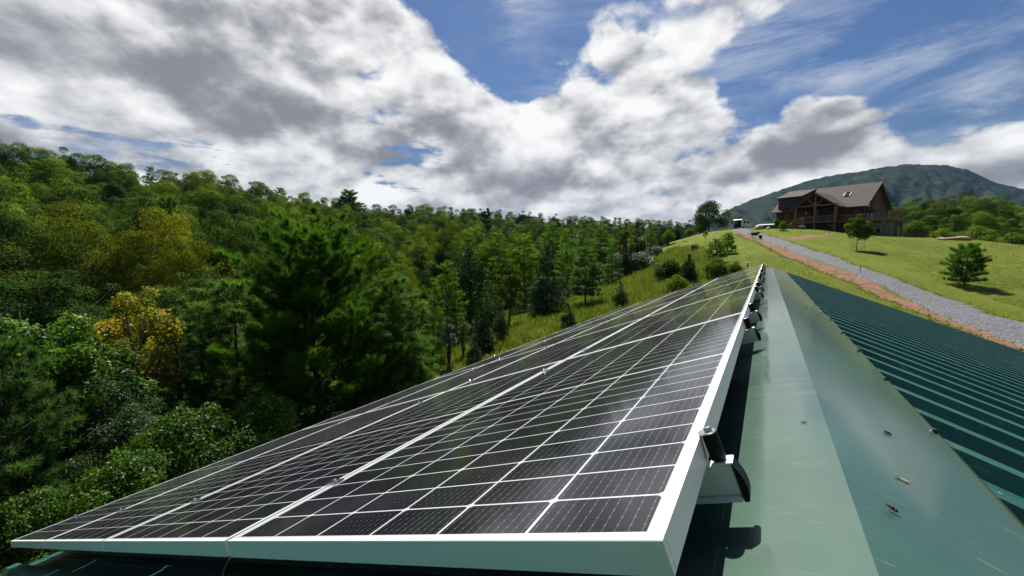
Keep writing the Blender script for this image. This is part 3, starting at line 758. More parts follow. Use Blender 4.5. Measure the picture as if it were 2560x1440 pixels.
def rails():
    # local frame of a rail: x up the slope, z away from the roof, origin at the upper edge of the panels
    root = None; group = 'mounting rails under the solar panels'
    for k in range(12):
        v = (k // 2) * PL + (0.150 if k % 2 == 0 else 0.845) * PL
        lab = 'aluminium mounting rail with black end cap and clamp, %s from the camera along the ridge' % ORD[k]
        if k == 0: lab = 'aluminium mounting rail with black end cap and clamp, large beside the nearest panel corner'
        if root is None:
            root = thing('mounting_rail', lab, 'mounting rail', group=group); o = root
            mb = MB(); z0, z1 = -0.096, -0.044
            mb.prism([(0.030, -0.012, z0), (0.030, -0.012, z1), (-4.02, -0.012, z1), (-4.02, -0.012, z0)], (0, 0.024, 0))
            mb.box(-4.02, 0.0295, -0.019, -0.0125, z0, z0 + 0.008); mb.build('rail_bar', M['alu'], root, 0.001)
            # curved black cap closing the rail end
            cm = MB(); sec = []
            for i in range(9):
                a = -1.0 + 2.0 * i / 8; sec.append((0.0305 + 0.007 * (1 - a * a) + (1 - (a + 1) / 2) * 0.007, (z0 + z1) / 2 + a * 0.028))
            poly = [(0.0305, -0.0155, z0 - 0.002)] + [(x, -0.0155, z) for x, z in sec] + [(0.0305, -0.0155, z1 + 0.002)]
            cm.prism(poly, (0, 0.031, 0)); cm.build('end_cap', M['black_plastic'], root, 0.001)
            tb = MB(); tb.box(0.006, 0.033, -0.0145, 0.0145, z1 + 0.0005, z1 + 0.0040); tb.build('rail_lip', M['alu'], root, 0.001)
            em = MB(); em.lathe([(0.0105, -0.0385), (0.0115, -0.036), (0.0115, 0.000), (0.0105, 0.002)], (0.0135, 0, 0), 20)
            ec = em.build('end_clamp', M['black_plastic'], root, 0, True)
            wm = MB(); wm.lathe([(0.0128, 0.0025), (0.0133, 0.0032), (0.0133, 0.0042), (0.0124, 0.0048)], (0.0110, 0, 0), 24); wm.build('washer', M['steel'], ec, 0, False)
            bm_ = MB(); bm_.lathe([(0.0062, 0.0050), (0.0062, 0.0085), (0.0050, 0.0105), (0.002, 0.0110)], (0.0130, 0, 0), 6); bm_.build('bolt', M['steel'], ec)
            cl = MB(); cl.box(-0.023, 0.023, -0.016, 0.016, 0.0005, 0.0035); cl.lathe([(0.0055, 0.0035), (0.0055, 0.0085), (0.004, 0.0095)], n=6)
            cme = cl.mesh('mid_clamp', M['steel'])
            for r in range(1, 5): add('mid_clamp', cme, root, loc=(-r * PW + 0.0075, 0, 0))
            fo = MB(); fo.box(-0.03, 0.03, -0.03, 0.03, -0.153, -0.0962); fme = fo.mesh('roof_foot', M['alu'])
            for r in range(5): add('roof_foot', fme, root, loc=(-0.32 - r * 0.9, 0, 0))
        else: o = copy_tree(root)
        o['label'] = lab; o.location = (0, v, 0); o.rotation_euler = (0, -TH, 0)
rails()
barn()


def wire_and_litter():
    mb = MB(); x, z = -1.0 * ct, -1.0 * st
    mb.tube([(x + 0.01, 0.012, z - 0.03), (x + 0.012, -0.006, z - 0.055), (x + 0.004, -0.012, z - 0.085), (x + 0.016, -0.03, z - 0.118), (x + 0.01, -0.10, z - 0.13)], 0.0022, 6)
    tag(mb.build('wire', simple('wire_brown', (0.12, 0.085, 0.04), 0.6), None, 0, True), 'thin brown wire hanging from the seam between two panels at the front edge', 'wire')
    lm = simple('dry_leaf', (0.36, 0.23, 0.12), 0.8, 0, 0.4, 40); dk = simple('dead_insect', (0.030, 0.024, 0.018), 0.7, 0, 0.4, 60)
    tr = math.radians(20.6)
    def cap_pt(px, py):
        # where the sight line meets the right or left flank of the cap
        d = FW + RT * ((px - 1280) / FPX) - UP * ((py - 720) / FPX)
        for sgn, tt in ((1, tr), (-1, TH)):
            n = np.array([sgn * math.sin(tt), 0, math.cos(tt)]); o = np.array([RX, 0, RZ]) + n * (0.0130 if sgn > 0 else 0.0112)
            k = ((o - CAM) @ n) / (d @ n); p = CAM + d * k
            if (p[0] - RX) * sgn > 0: return p, sgn * tt
    items = [('dry_leaf', 2256, 1199, 0.0095, lm, 'small dry tan leaf curled on the right flank of the ridge cap', 'leaf'),
             ('leaf_flake', 2009, 1054, 0.006, lm, 'pale leaf flake lying on the lit left flank of the ridge cap', 'leaf'),
             ('dead_insect', 2218, 1084, 0.0075, dk, 'dark dead insect on the ridge cap above the tan leaf', 'insect'),
             ('dead_insect', 2228, 1273, 0.0075, dk, 'brown dead insect on the ridge cap below the tan leaf', 'insect')]
    rg = np.random.default_rng(5)
    for nm, px, py, s, mt, lab, cat in items:
        p, tt = cap_pt(px, py); mb = MB()
        if 'leaf' in nm:
            pts = [(math.cos(a) * s * (1 + 0.35 * math.sin(3 * a)), math.sin(a) * s * 0.55, 0.0015 * math.cos(2 * a) + 0.001) for a in np.linspace(0, 2 * PI, 11)[:-1]]
            mb.prism(pts, (0, 0, 0.0005))
        else:
            mb.lathe([(0.0006, -s), (0.0022, -s * 0.5), (0.0028, 0.0), (0.0020, s * 0.45), (0.0023, s * 0.6), (0.0008, s)], n=8)
            mb.v = [(v[2], v[0], v[1] + 0.003) for v in mb.v]
            for q in (-0.4, 0.0, 0.4):
                for sg in (-1, 1): mb.tube([(q * s, 0, 0.003), (q * s * 1.4, sg * 0.004, 0.0045), (q * s * 1.7, sg * 0.0075, 0.0)], 0.0003, 4)
        o = mb.build(nm, mt); o.location = p; o.rotation_euler = (0, tt, rg.uniform(0, 1) - 0.9); tag(o, lab, cat)
wire_and_litter()

# ------------------------------------------------------------------ foliage builders (meshes, shared between copies)
def unit(v): return v / (np.linalg.norm(v, axis=-1, keepdims=True) + 1e-9)


def leaf_quads(C, Nn, size, asp, rg, T=None):
    """Rhombic leaves: centres C, normals Nn, lengths size."""
    n = len(C); Nn = unit(Nn)
    if T is None:
        T = rg.normal(0, 1, (n, 3)); T[:, 2] -= 0.25
    T = unit(T - Nn * (T * Nn).sum(1, keepdims=True)); B = np.cross(Nn, T); s = np.broadcast_to(np.asarray(size), (n,))[:, None]
    fold = Nn * s * 0.10
    V = np.stack([C - T * s * 0.5, C + B * s * asp * 0.5 - T * s * 0.05 + fold, C + T * s * 0.5, C - B * s * asp * 0.5 - T * s * 0.05 + fold], 1).reshape(-1, 3)
    return V, np.arange(4 * n).reshape(-1, 4)


def sphere_pts(n, rg): return unit(rg.normal(0, 1, (n, 3)))


def broadleaf(name, seed, h, r, mat, nleaf, lsize, base=0.14, flat=1.0, lumps=34, bark='bark', asp=0.62, top=1.0, squash=1.0, drop=0.0, loose=0.0, tone=0.0, lift=0.0, scat=0.55, shell=0.25, big=1.0, vary=False):
    """Crown and trunk meshes of a deciduous tree with its foot at the origin."""
    rg = np.random.default_rng(seed)
    zc0, zc1 = h * base, h; cz = (zc0 + zc1) / 2 + lift * h; rz = (zc1 - zc0) / 2
    K = lumps; D = sphere_pts(K * 3, rg); D = D[D[:, 2] > -0.75][:K]
    wid = np.clip(1.05 - 0.42 * np.maximum(D[:, 2], 0) ** 2 * top, 0.3, 1.2)
    rad = rg.uniform(0.36 if vary else 0.50, 0.92 if vary else 0.86, len(D)) * (1 + loose * rg.normal(0, 0.25, len(D)))
    if vary: ph = np.arctan2(D[:, 1], D[:, 0]); rad = rad * (1 + 0.16 * np.sin(2 * ph + seed) + 0.14 * np.sin(3 * ph + 2.1 * seed) + 0.10 * np.sin(5 * D[:, 2] + seed))
    LC = np.stack([D[:, 0] * r * rad * wid, D[:, 1] * r * rad * wid * squash, cz + D[:, 2] * rz * rad], 1)
    LR = rg.uniform(0.20, 0.38, len(D)) * big * r * (1 - 0.20 * np.maximum(D[:, 2], 0))
    if vary: LR = LR * rg.uniform(0.45, 1.10, len(D))
    LT = rg.normal(0, 0.17 if vary else 0.13, len(D))                     # each bough has its own tone
    w = LR ** 2; idx = rg.choice(len(D), nleaf, p=w / w.sum())
    q = sphere_pts(nleaf, rg); out = unit(LC[idx] - np.array([0, 0, cz - rz * 0.5]))
    q = unit(q + out * 0.40 + np.array([0, 0, 0.10]))
    rr = LR[idx] * (rg.uniform(shell, 1.0, nleaf) ** 0.5) * (1 + (rg.random(nleaf) < (0.16 if vary else 0.10)) * rg.uniform(0, 0.6 if vary else 0.35, nleaf))
    P = LC[idx] + q * rr[:, None] * np.array([1.12, 1.12, flat])
    P[:, 2] -= drop * rg.random(nleaf) * lsize
    Nn = q * 1.0 + np.array([0, 0, 0.35]) + rg.normal(0, scat, (nleaf, 3))
    V, F = leaf_quads(P, Nn, lsize * rg.uniform(0.7, 1.3, nleaf), asp, rg)
    tint = np.clip(0.45 + LT[idx] + rg.normal(0, 0.13, nleaf) + tone, 0, 1)
    crown = np_mesh(name + '_crown', V, F, M[mat], tint)
    mb = MB(); tr = (0.016 * h + 0.03) if h > 5 else 0.011 * h; lean = rg.normal(0, 0.03, 2) * h
    tp = [np.array([lean[0] * t ** 2 + 0.02 * h * math.sin(5 * t + seed), lean[1] * t ** 2, h * 0.86 * t - 0.25 * (t == 0)]) for t in np.linspace(0, 1, 8)]
    mb.tube(tp, [tr * (1.25 if i == 0 else 1) * (1 - 0.85 * i / 7) for i in range(8)], 7)
    for k in rg.choice(len(LC), min(14, len(LC)), replace=False):
        t = np.clip(LC[k][2] / h * 0.75, 0.15, 0.8); a = np.array([np.interp(t, np.linspace(0, 1, 8), [p[i] for p in tp]) for i in range(3)])
        m = a * 0.45 + LC[k] * 0.55 + np.array([0, 0, -0.04 * h]); mb.tube([a, m, LC[k]], [tr * 0.45 * (1 - t * 0.6), tr * 0.26, tr * 0.09], 5)
    return crown, mb.mesh(name + '_trunk', M[bark], 0, True)


def needle_tufts(C, D, m, ln, wd, rg, spread=1.0):
    """m needles fanning out of each tip C along direction D."""
    n = len(C); d = np.repeat(unit(D), m, 0); c = np.repeat(C, m, 0); N_ = n * m
    q = unit(d + rg.normal(0, 0.55 * spread, (N_, 3))); s = ln * rg.uniform(0.7, 1.15, (N_, 1))
    side = unit(np.cross(q, rg.normal(0, 1, (N_, 3)))) * wd * 0.5
    back = c - d * (rg.random((N_, 1)) * ln * 0.9)
    V = np.stack([back - side, back + side, back + q * s + side * 0.3, back + q * s - side * 0.3], 1).reshape(-1, 3)
    return V, np.arange(4 * N_).reshape(-1, 4)


def pine(name, seed, h, r, mat, whorls, per, sub, needles, ln, wd, base=0.12, profile=0.75, up=0.25, tuft_step=0.22, bark='bark_pine', sparse=0.0, blunt=0.0, spread=1.0):
    rg = np.random.default_rng(seed); mb = MB(); TC = []; TD = []; TB = []
    lean = rg.normal(0, 0.012, 2) * h
    def axis(z): t = z / h; return np.array([lean[0] * t * t + 0.012 * h * math.sin(4 * t + seed), lean[1] * t * t, z])
    tr = 0.014 * h + 0.02
    mb.tube([axis(z) - np.array([0, 0, 0.25 * (z == 0)]) for z in np.linspace(0, h * 0.97, 9)], [tr * (1 - 0.9 * i / 8) for i in range(9)], 7)
    for wi in range(whorls):
        t = base + (1 - base) * (wi + 0.3 * rg.random()) / whorls
        z = t * h; tt = (t - base) / (1 - base)
        L0 = r * ((1 - tt) ** profile * (1 - blunt) + blunt * math.sqrt(max(0, 1 - tt * tt))) * min(1, 0.72 + tt * 2.2)
        n = per + int(rg.integers(0, 2)); a0 = rg.uniform(0, 2 * PI)
        for b in range(n):
            if rg.random() < sparse: continue
            a = a0 + 2 * PI * b / n + rg.normal(0, 0.22); L = L0 * rg.uniform(0.62, 1.14) + 0.05 * h * 0.3
            zb = z + rg.normal(0, 0.012) * h
            d = np.array([math.cos(a), math.sin(a), 0]); pts = []
            u0 = up * rg.uniform(0.6, 1.3) * (0.45 + 0.9 * tt)
            tone = rg.normal(0, 0.10)
            for k in range(6):
                s = k / 5; pts.append(axis(zb) + d * L * s + np.array([0, 0, L * (u0 * s + 0.25 * s * s * up - 0.10 * s * (1 - tt))]))
            mb.tube(pts, [max(0.006, tr * 0.34 * (1 - 0.85 * tt)) * (1 - 0.8 * s / 5) for s in range(6)], 5, False)
            tip = unit(pts[5] - pts[4]); TC.append(pts[5]); TD.append(tip + np.array([0, 0, 0.35])); TB.append(tone)
            ns = max(2, int(L / tuft_step))
            for k in range(ns):
                s = 0.22 + 0.76 * (k + rg.random()) / ns; f = s * 5; i = min(4, int(f)); p = pts[i] + (pts[i + 1] - pts[i]) * (f - i)
                for sg in (-1, 1):
                    for _ in range(sub):
                        sd = np.array([-d[1], d[0], 0]) * sg; ls = L * (1 - s * 0.75) * 0.42 * rg.uniform(0.5, 1.2)
                        q = p + (sd * 0.8 + d * 0.6 + np.array([0, 0, 0.25 * rg.normal() + 0.18 + up * 0.4])) * ls
                        TC.append(q); TD.append(q - p + np.array([0, 0, 0.30 * ls + 0.05])); TB.append(tone + rg.normal(0, 0.06))
                        if ls > 0.30: TC.append(p * 0.45 + q * 0.55); TD.append(q - p + np.array([0, 0, 0.4 * ls])); TB.append(tone - 0.10)
    for k in range(4): TC.append(axis(h * (0.90 + 0.025 * k)) + rg.normal(0, 0.02 * r, 3)); TD.append(np.array([0, 0, 1.0])); TB.append(0.1)
    TC = np.array(TC); TD = np.array(TD); TB = np.array(TB)
    V, F = needle_tufts(TC, TD, needles, ln, wd, rg, spread)
    tint = np.clip(0.42 + np.repeat(TB, needles) + rg.normal(0, 0.10, len(F)), 0, 1)
    return np_mesh(name + '_crown', V, F, M[mat], tint), mb.mesh(name + '_trunk', M[bark], 0, True)


def cedar(name, seed, h, r, mat, n, ls, profile=0.8, base=0.03, wisp=0.12, bark='bark'):
    """Dense conical evergreen: upswept sprays on an uneven cone."""
    rg = np.random.default_rng(seed); K = 70; zt = rg.random(K) ** 1.25; a = rg.uniform(0, 2 * PI, K)
    rad = r * np.clip(1 - zt, 0.02, 1) ** profile * np.minimum(1, 0.62 + zt * 3)
    LC = np.stack([np.cos(a) * rad * 0.72, np.sin(a) * rad * 0.72, h * (base + (0.97 - base) * zt)], 1); LR = 0.10 * r + 0.36 * rad * rg.uniform(0.7, 1.2, K); LT = rg.normal(0, 0.12, K)
    w = LR ** 2; i = rg.choice(K, n, p=w / w.sum()); q = sphere_pts(n, rg)
    P = LC[i] + q * (LR[i] * rg.uniform(0.4, 1, n) ** 0.5)[:, None] * np.array([1, 1, 1.35])
    ax = unit(np.stack([P[:, 0], P[:, 1], np.zeros(n)], 1)); T = ax * 0.7 + np.array([0, 0, 0.9]) + rg.normal(0, 0.4, (n, 3))
    long_ = 1 + (rg.random(n) < wisp) * 1.0
    V, F = leaf_quads(P, q + rg.normal(0, 0.6, (n, 3)), ls * rg.uniform(0.7, 1.3, n) * long_, 0.42, rg, T)
    tint = np.clip(0.42 + LT[i] + rg.normal(0, 0.12, n), 0, 1)
    mb = MB(); mb.tube([(0, 0, -0.2), (0, 0, h * 0.5), (0.01 * h, 0, h * 0.93)], [0.015 * h + 0.02, 0.010 * h, 0.004 * h], 7)
    return np_mesh(name + '_crown', V, F, M[mat], tint), mb.mesh(name + '_trunk', M[bark], 0, True)


def bush(name, seed, r, h, mat, n, ls, lumps=16, asp=0.6, twig='bark', tone=0.0, ragged=0.2):
    rg = np.random.default_rng(seed); D = sphere_pts(lumps * 3, rg); D = D[D[:, 2] > -0.2][:lumps]
    LC = D * np.array([r, r, h * 0.62]) * rg.uniform(0.35, 0.80, (len(D), 1)) + np.array([0, 0, h * 0.36]); LR = rg.uniform(0.25, 0.42, len(D)) * min(r, h); LT = rg.normal(0, 0.14, len(D))
    i = rg.choice(len(D), n, p=LR ** 2 / (LR ** 2).sum()); q = unit(sphere_pts(n, rg) + np.array([0, 0, 0.35]))
    P = LC[i] + q * (LR[i] * rg.uniform(0.35, 1, n) ** 0.5 * (1 + (rg.random(n) < ragged) * rg.uniform(0, 0.5, n)))[:, None]
    P[:, 2] = np.maximum(P[:, 2], 0.02)
    V, F = leaf_quads(P, q + np.array([0, 0, 0.5]) + rg.normal(0, 0.55, (n, 3)), ls * rg.uniform(0.7, 1.3, n), asp, rg)
    tint = np.clip(0.45 + LT[i] + rg.normal(0, 0.14, n) + tone, 0, 1)
    mb = MB()
    for k in range(min(9, len(LC))): mb.tube([(0, 0, -0.1), LC[k] * 0.5, LC[k]], [0.02 * h + 0.004, 0.012 * h + 0.003, 0.004], 5)
    return np_mesh(name + '_crown', V, F, M[mat], tint), mb.mesh(name + '_stem', M[twig], 0, True)


def plant(name, meshes, label, cat, loc, rz=0.0, sc=1.0, group=None, parts=('crown', 'trunk'), sxy=None, tilt=(0, 0)):
    t = thing(name, label, cat, loc, (tilt[0], tilt[1], rz), group); t.scale = (sc * (sxy or 1), sc * (sxy or 1), sc)
    add(parts[1], meshes[1], t); add(parts[0], meshes[0], t); return t


def stand_tree(px, top_py, dep, meshes, hmesh, name, label, cat='tree', rz=0.0, group=None, parts=('crown', 'trunk'), sxy=None, base=None):
    """Stands a plant on the ground at a distance, scaled so that its top reaches the height seen in the photograph."""
    p = stand(px, dep)
    if base is not None: p[2] = base
    sc = (z_at(top_py, dep) - p[2]) / hmesh
    return plant(name, meshes, label, cat, p, rz, sc, group, parts, sxy)


def forest():
    SP = ('foliage', 'trunk')
    kw = dict(scat=0.42, shell=0.45, vary=True)
    B = [broadleaf('oak', 1, 15, 5.2, 'leaf_green', 26000, 0.23, lumps=40, loose=0.35, **kw), broadleaf('oak', 2, 15, 4.8, 'leaf_green', 26000, 0.22, base=0.12, lumps=52, tone=0.10, loose=0.3, **kw), broadleaf('oak', 3, 15, 5.6, 'leaf_green', 26000, 0.23, base=0.16, loose=0.5, lumps=36, tone=-0.10, **kw),
         broadleaf('dark_oak', 4, 15, 4.8, 'leaf_dark', 26000, 0.22, lumps=44, loose=0.4, **kw), broadleaf('tulip_tree', 5, 15, 4.0, 'leaf_yellowgreen', 24000, 0.22, base=0.12, lumps=42, tone=-0.22, loose=0.4, **kw), broadleaf('olive_tree', 6, 15, 5.4, 'leaf_olive', 26000, 0.22, lumps=46, tone=-0.15, loose=0.3, **kw)]
    Pn = [pine('hill_pine', 7, 15, 3.3, 'needle_pine', 13, 5, 1, 12, 0.55, 0.075, base=0.18, profile=0.6, tuft_step=0.5, blunt=0.4), pine('hill_pine', 8, 15, 2.9, 'needle_pine', 16, 5, 1, 11, 0.5, 0.075, base=0.10, profile=0.75, tuft_step=0.5, blunt=0.3)]
    kinds = [(B[0], 15, 'oak_tree', 'round mid green oak'), (B[1], 15, 'oak_tree', 'bushy mid green oak'), (B[2], 15, 'oak_tree', 'spreading mid green oak'), (B[3], 15, 'dark_oak_tree', 'dark green oak'), (B[4], 15, 'tulip_tree', 'pale green tulip tree'), (B[5], 15, 'olive_tree', 'yellowish olive tree'), (Pn[0], 15, 'pine_tree', 'flat topped dark pine'), (Pn[1], 15, 'pine_tree', 'pointed dark pine')]
    rg = np.random.default_rng(42)
    sky = [(-400, 300), (0, 352), (120, 372), (240, 385), (330, 408), (420, 425), (560, 432), (640, 455), (760, 478), (830, 488), (900, 505), (1000, 515), (1060, 512), (1120, 518), (1250, 525), (1400, 538), (1560, 545), (1700, 552), (1900, 560)]
    sx = [s[0] for s in sky]; sy = [s[1] for s in sky]
    crest = [(-400, 118), (0, 102), (200, 106), (400, 116), (600, 131), (800, 150), (900, 168), (1000, 195), (1200, 248), (1450, 300), (1700, 305)]
    cx = [c[0] for c in crest]; cd = [c[1] for c in crest]
    # rows of the left and middle wood, counted from the skyline down; (share of the crest distance, px from, px to, kind weights)
    rows = [(1.00, -160, 1720, [4, 4, 4, 2, 1, 0.6, 0.7, 0.7]), (0.91, -160, 1700, [4, 4, 4, 2, 1.4, 1, 0.4, 0.4]), (0.82, -160, 1690, [4, 4, 3, 2, 2, 1.4, 0.3, 0.3]), (0.73, -160, 1700, [4, 4, 3, 2, 2, 1.7, 0.3, 0.3]), (0.64, -160, 1690, [4, 4, 3, 2, 2, 1.6, 0.3, 0.3]), (0.555, -130, 1640, [4, 4, 3, 2, 2, 1.2, 0.3, 0.4]), (0.48, -110, 1620, [4, 4, 3, 2, 1.5, 1, 0.3, 0.5]), (0.40, 880, 1640, [3, 3, 3, 2, 2, 1.5, 0.1, 0.3]), (0.33, 900, 1600, [3, 3, 3, 2, 2.5, 1.5, 0.1, 0.4]), (0.27, 930, 1520, [3, 3, 2, 2, 2.5, 1, 0.1, 0.4])]
    rown = ['skyline row of wooded hill', 'second row below the skyline', 'third row below the skyline', 'fourth row below the skyline', 'fifth row below the skyline', 'sixth row below the skyline', 'seventh row below the skyline', 'eighth row below the skyline', 'ninth row below the skyline', 'lowest row of the wood']
    cnt = {}
    for ri, (sh, xa, xb, wt) in enumerate(rows):
        px = xa + rg.uniform(0, 40); wt = np.array(wt, float); last = None; seq = {}
        while px < xb:
            d0 = np.interp(px, cx, cd); d = d0 * sh * rg.uniform(0.975, 1.025)
            if ri == 0: d = d0 * rg.uniform(0.98, 1.02)
            k = rg.choice(len(kinds), p=wt / wt.sum()); me, hm, nm, desc = kinds[k]
            p = stand(px, d); ht = rg.uniform(12.5, 17.5)
            if ri == 0: ht = max(6, z_at(np.interp(px, sx, sy), d) - p[2] + rg.normal(0, 0.5))
            elif ri == 1: ht = min(ht, max(7, z_at(np.interp(px, sx, sy) + 16, d) - p[2]))
            elif ri == 2: ht = min(ht, max(7, z_at(np.interp(px, sx, sy) + 32, d) - p[2]))
            ht = min(ht, max(5, z_at(np.interp(px, sx, sy) + 9 * ri, d) - p[2]))
            w = 'left' if px < 900 else 'middle'
            key = (ri, nm); cnt[key] = cnt.get(key, 0) + 1
            lab = '%s in %s, %s of its kind from left' % (desc.replace('round ', '').replace('bushy ', '').replace('spreading ', '').replace('flat topped ', '').replace('pointed ', ''), rown[ri], ORD[min(39, cnt[key] - 1)])
            plant(nm, me, lab, 'tree', p, rg.uniform(0, 6.28), ht / hm, 'trees of the wooded hill', SP, rg.uniform(0.82, 1.18) * (1.2 if ht < 9 else 1.0) * (1.15 if d > 150 else 1.0), tilt=(rg.normal(0, 0.07), rg.normal(0, 0.07)))
            px += rg.uniform(5.6, 8.2) * FPX / d * (1 + 0.0 * ri) * max(1.0, 1.0 + (d - 150) / 420) * (0.8 if ri == 0 else 1.0)
    # wood behind and to the right of the house
    rr = [(150, 2215, 2760, 'farthest row'), (122, 2225, 2760, 'middle row'), (98, 2255, 2760, 'nearest row')]
    tops = [(2200, 520), (2260, 505), (2330, 497), (2400, 490), (2450, 487), (2500, 500), (2560, 518), (2760, 520)]
    for ri, (d0, xa, xb, rn) in enumerate(rr):
        px = xa; c2 = {}
        while px < xb:
            d = d0 * rg.uniform(0.96, 1.04); k = rg.choice(6, p=np.array([4, 4, 3, 3, 1, 1]) / 16); me, hm, nm, desc = kinds[k]
            p = stand(px, d); ty = np.interp(px, [t[0] for t in tops], [t[1] for t in tops]) + [0, 14, 42][ri] + rg.normal(0, 5)
            ht = max(3.5, z_at(ty, d) - p[2]); c2[nm] = c2.get(nm, 0) + 1
            lab = '%s right of the log house, %s of the wood, %s from left' % (nm.replace('_', ' '), rn, ORD[c2[nm] - 1])
            plant(nm, me, lab, 'tree', p, rg.uniform(0, 6.28), ht / hm, 'trees of the wood right of the house', SP, rg.uniform(1.0, 1.3) * (1.25 if ht < 8 else 1))
            px += rg.uniform(5.0, 7.5) * FPX / d
forest()


def near_plants():
    rg = np.random.default_rng(77)
    P2 = ('foliage', 'trunk')
    # --- the big pine and its companions
    big = pine('pine_tree', 21, 10, 4.05, 'needle_pine', 17, 6, 1, 90, 0.29, 0.020, base=0.07, profile=0.5, up=0.62, tuft_step=0.36, blunt=0.9, spread=1.30)
    stand_tree(778, 540, 17.5, big, 10.9, 'pine_tree', 'large bushy bright green pine in front of the panels, tallest of the near trees', 'pine', 0.4, None, P2, 1.0)
    soft = pine('young_pine', 22, 6, 2.3, 'needle_light', 12, 5, 1, 70, 0.25, 0.019, base=0.06, profile=0.7, up=0.36, tuft_step=0.34, blunt=0.5, spread=1.25)
    stand_tree(585, 700, 19.0, soft, 6, 'young_pine', 'soft light green young pine at the left flank of the big pine', 'pine', 1.4, None, P2, 1.1)
    o = stand_tree(975, 690, 19.5, soft, 6, 'young_pine', 'light green young pine at the right flank of the big pine, by the meadow edge', 'pine', 4.0, None, P2, 1.05)
    stand_tree(-20, 850, 9.5, soft, 6, 'young_pine', 'pale soft pine cut off by the left picture edge below the bright leaves', 'pine', 2.0, None, P2, 0.8)
    # --- autumn tree and the leafy trees of the lower left
    au = broadleaf('autumn_tree', 31, 6.6, 1.30, 'leaf_autumn', 9000, 0.105, base=0.22, flat=1.1, lumps=38, bark='bark_pale', loose=0.3, tone=-0.08, drop=0.5)
    stand_tree(318, 672, 15.0, au, 6.6, 'autumn_maple', 'small maple turning orange and yellow left of the big pine', 'tree', 0.8, None, P2)
    br = broadleaf('glossy_tree', 32, 6, 1.9, 'leaf_bright', 9000, 0.155, base=0.15, flat=0.8, lumps=26, loose=0.4, tone=0.0, asp=0.72)
    stand_tree(55, 690, 11.5, br, 6, 'glossy_tree', 'bright green glossy leaved tree at the left edge below the yellow trees', 'tree', 0.3, None, P2, 0.8)
    br2 = broadleaf('leafy_tree', 33, 5, 1.7, 'leaf_bright', 8000, 0.12, base=0.1, lumps=24, loose=0.4, tone=-0.2)
    stand_tree(165, 835, 12.5, br2, 5, 'leafy_tree', 'leafy green tree with pale shining leaves under the bright glossy tree', 'tree', 2.3, None, P2)
    wi = broadleaf('willow_like_tree', 34, 4.6, 1.6, 'leaf_willow', 10000, 0.105, base=0.12, lumps=26, asp=0.34, drop=1.5, loose=0.3)
    stand_tree(235, 940, 12.0, wi, 4.6, 'narrow_leaved_tree', 'dark narrow leaved tree below the orange maple', 'tree', 1.0, None, P2, 1.15)
    stand_tree(70, 1080, 10.5, wi, 4.6, 'narrow_leaved_tree', 'dark narrow leaved tree by the left picture edge above the panel corner', 'tree', 3.2, None, P2, 1.3)
    vine = broadleaf('vine_thicket', 35, 2.6, 1.75, 'leaf_bright', 9000, 0.105, base=-0.1, lumps=30, tone=-0.22, loose=0.4, drop=1.0)
    stand_tree(452, 1012, 11.5, vine, 2.6, 'vine_covered_bush', 'sunlit vine covered bush just above the panels left of the big pine', 'bush', 0.2, None, ('foliage', 'stem'), 0.85)
    stand_tree(300, 1120, 10.0, vine, 2.6, 'vine_covered_bush', 'low leafy bush behind the left end of the panels', 'bush', 2.2, None, ('foliage', 'stem'), 0.9)
    stand_tree(-10, 1240, 8.6, vine, 2.6, 'vine_covered_bush', 'leafy bush in the lower left corner beside the panel tip', 'bush', 4.1, None, ('foliage', 'stem'), 0.8)
    stand_tree(615, 985, 13.0, vine, 2.6, 'vine_covered_bush', 'shaded leafy bush under the lower boughs of the big pine', 'bush', 5.0, None, ('foliage', 'stem'), 0.8)
    spr = pine('thin_cedar', 36, 6, 1.5, 'needle_light', 18, 5, 1, 18, 0.14, 0.014, base=0.04, profile=0.8, up=0.12, tuft_step=0.16)
    stand_tree(490, 712, 18.0, spr, 6, 'thin_cedar', 'thin feathery cedar between the orange maple and the big pine', 'cedar', 0.5, None, P2, 1.2)
    stand_tree(425, 760, 16.0, spr, 6, 'thin_cedar', 'feathery cedar close behind the orange maple on its right', 'cedar', 2.5, None, P2, 1.0)
    # --- yellow-olive trees and dark trees on the far side of the hollow
    ol = broadleaf('olive_tree', 41, 13, 4.4, 'leaf_olive', 30000, 0.17, base=0.08, lumps=70, loose=0.35, tone=0.06, scat=0.45, shell=0.4, vary=True)
    for k, (px, ty, d, rz, w, lab) in enumerate([(215, 522, 39, 0.2, 1.0, 'broad yellowish olive tree on the left, tallest of the three olive trees'), (365, 530, 41, 2.0, 0.8, 'yellowish olive tree between its broad neighbour and the shorter olive tree'), (455, 545, 40, 4.1, 0.75, 'shorter yellowish olive tree left of the dark tree')]):
        stand_tree(px, ty, d, ol, 13, 'olive_tree', lab, 'tree', rz, 'yellowish olive trees across the hollow', P2, w)
    dk = broadleaf('dark_tree', 42, 13, 3.4, 'leaf_dark', 26000, 0.16, base=0.12, lumps=70, tone=-0.06, loose=0.35, scat=0.5, shell=0.3, vary=True)
    stand_tree(588, 492, 46, dk, 13, 'dark_oak_tree', 'dark blue green tree behind the left shoulder of the big pine', 'tree', 0.7, None, P2, 0.9)
    stand_tree(30, 470, 44, dk, 13, 'dark_oak_tree', 'tall dark tree at the left edge beside the broad olive tree', 'tree', 1.9, None, P2, 1.2)
    stand_tree(120, 640, 30, dk, 13, 'dark_oak_tree', 'shaded dark tree below the broad olive tree', 'tree', 3.3, None, P2, 1.3)
    stand_tree(350, 690, 27, dk, 13, 'dark_oak_tree', 'shaded dark tree behind the orange maple', 'tree', 4.4, None, P2, 1.3)
    stand_tree(490, 640, 30, dk, 13, 'dark_oak_tree', 'shaded dark tree below the shorter olive tree', 'tree', 5.2, None, P2, 1.0)
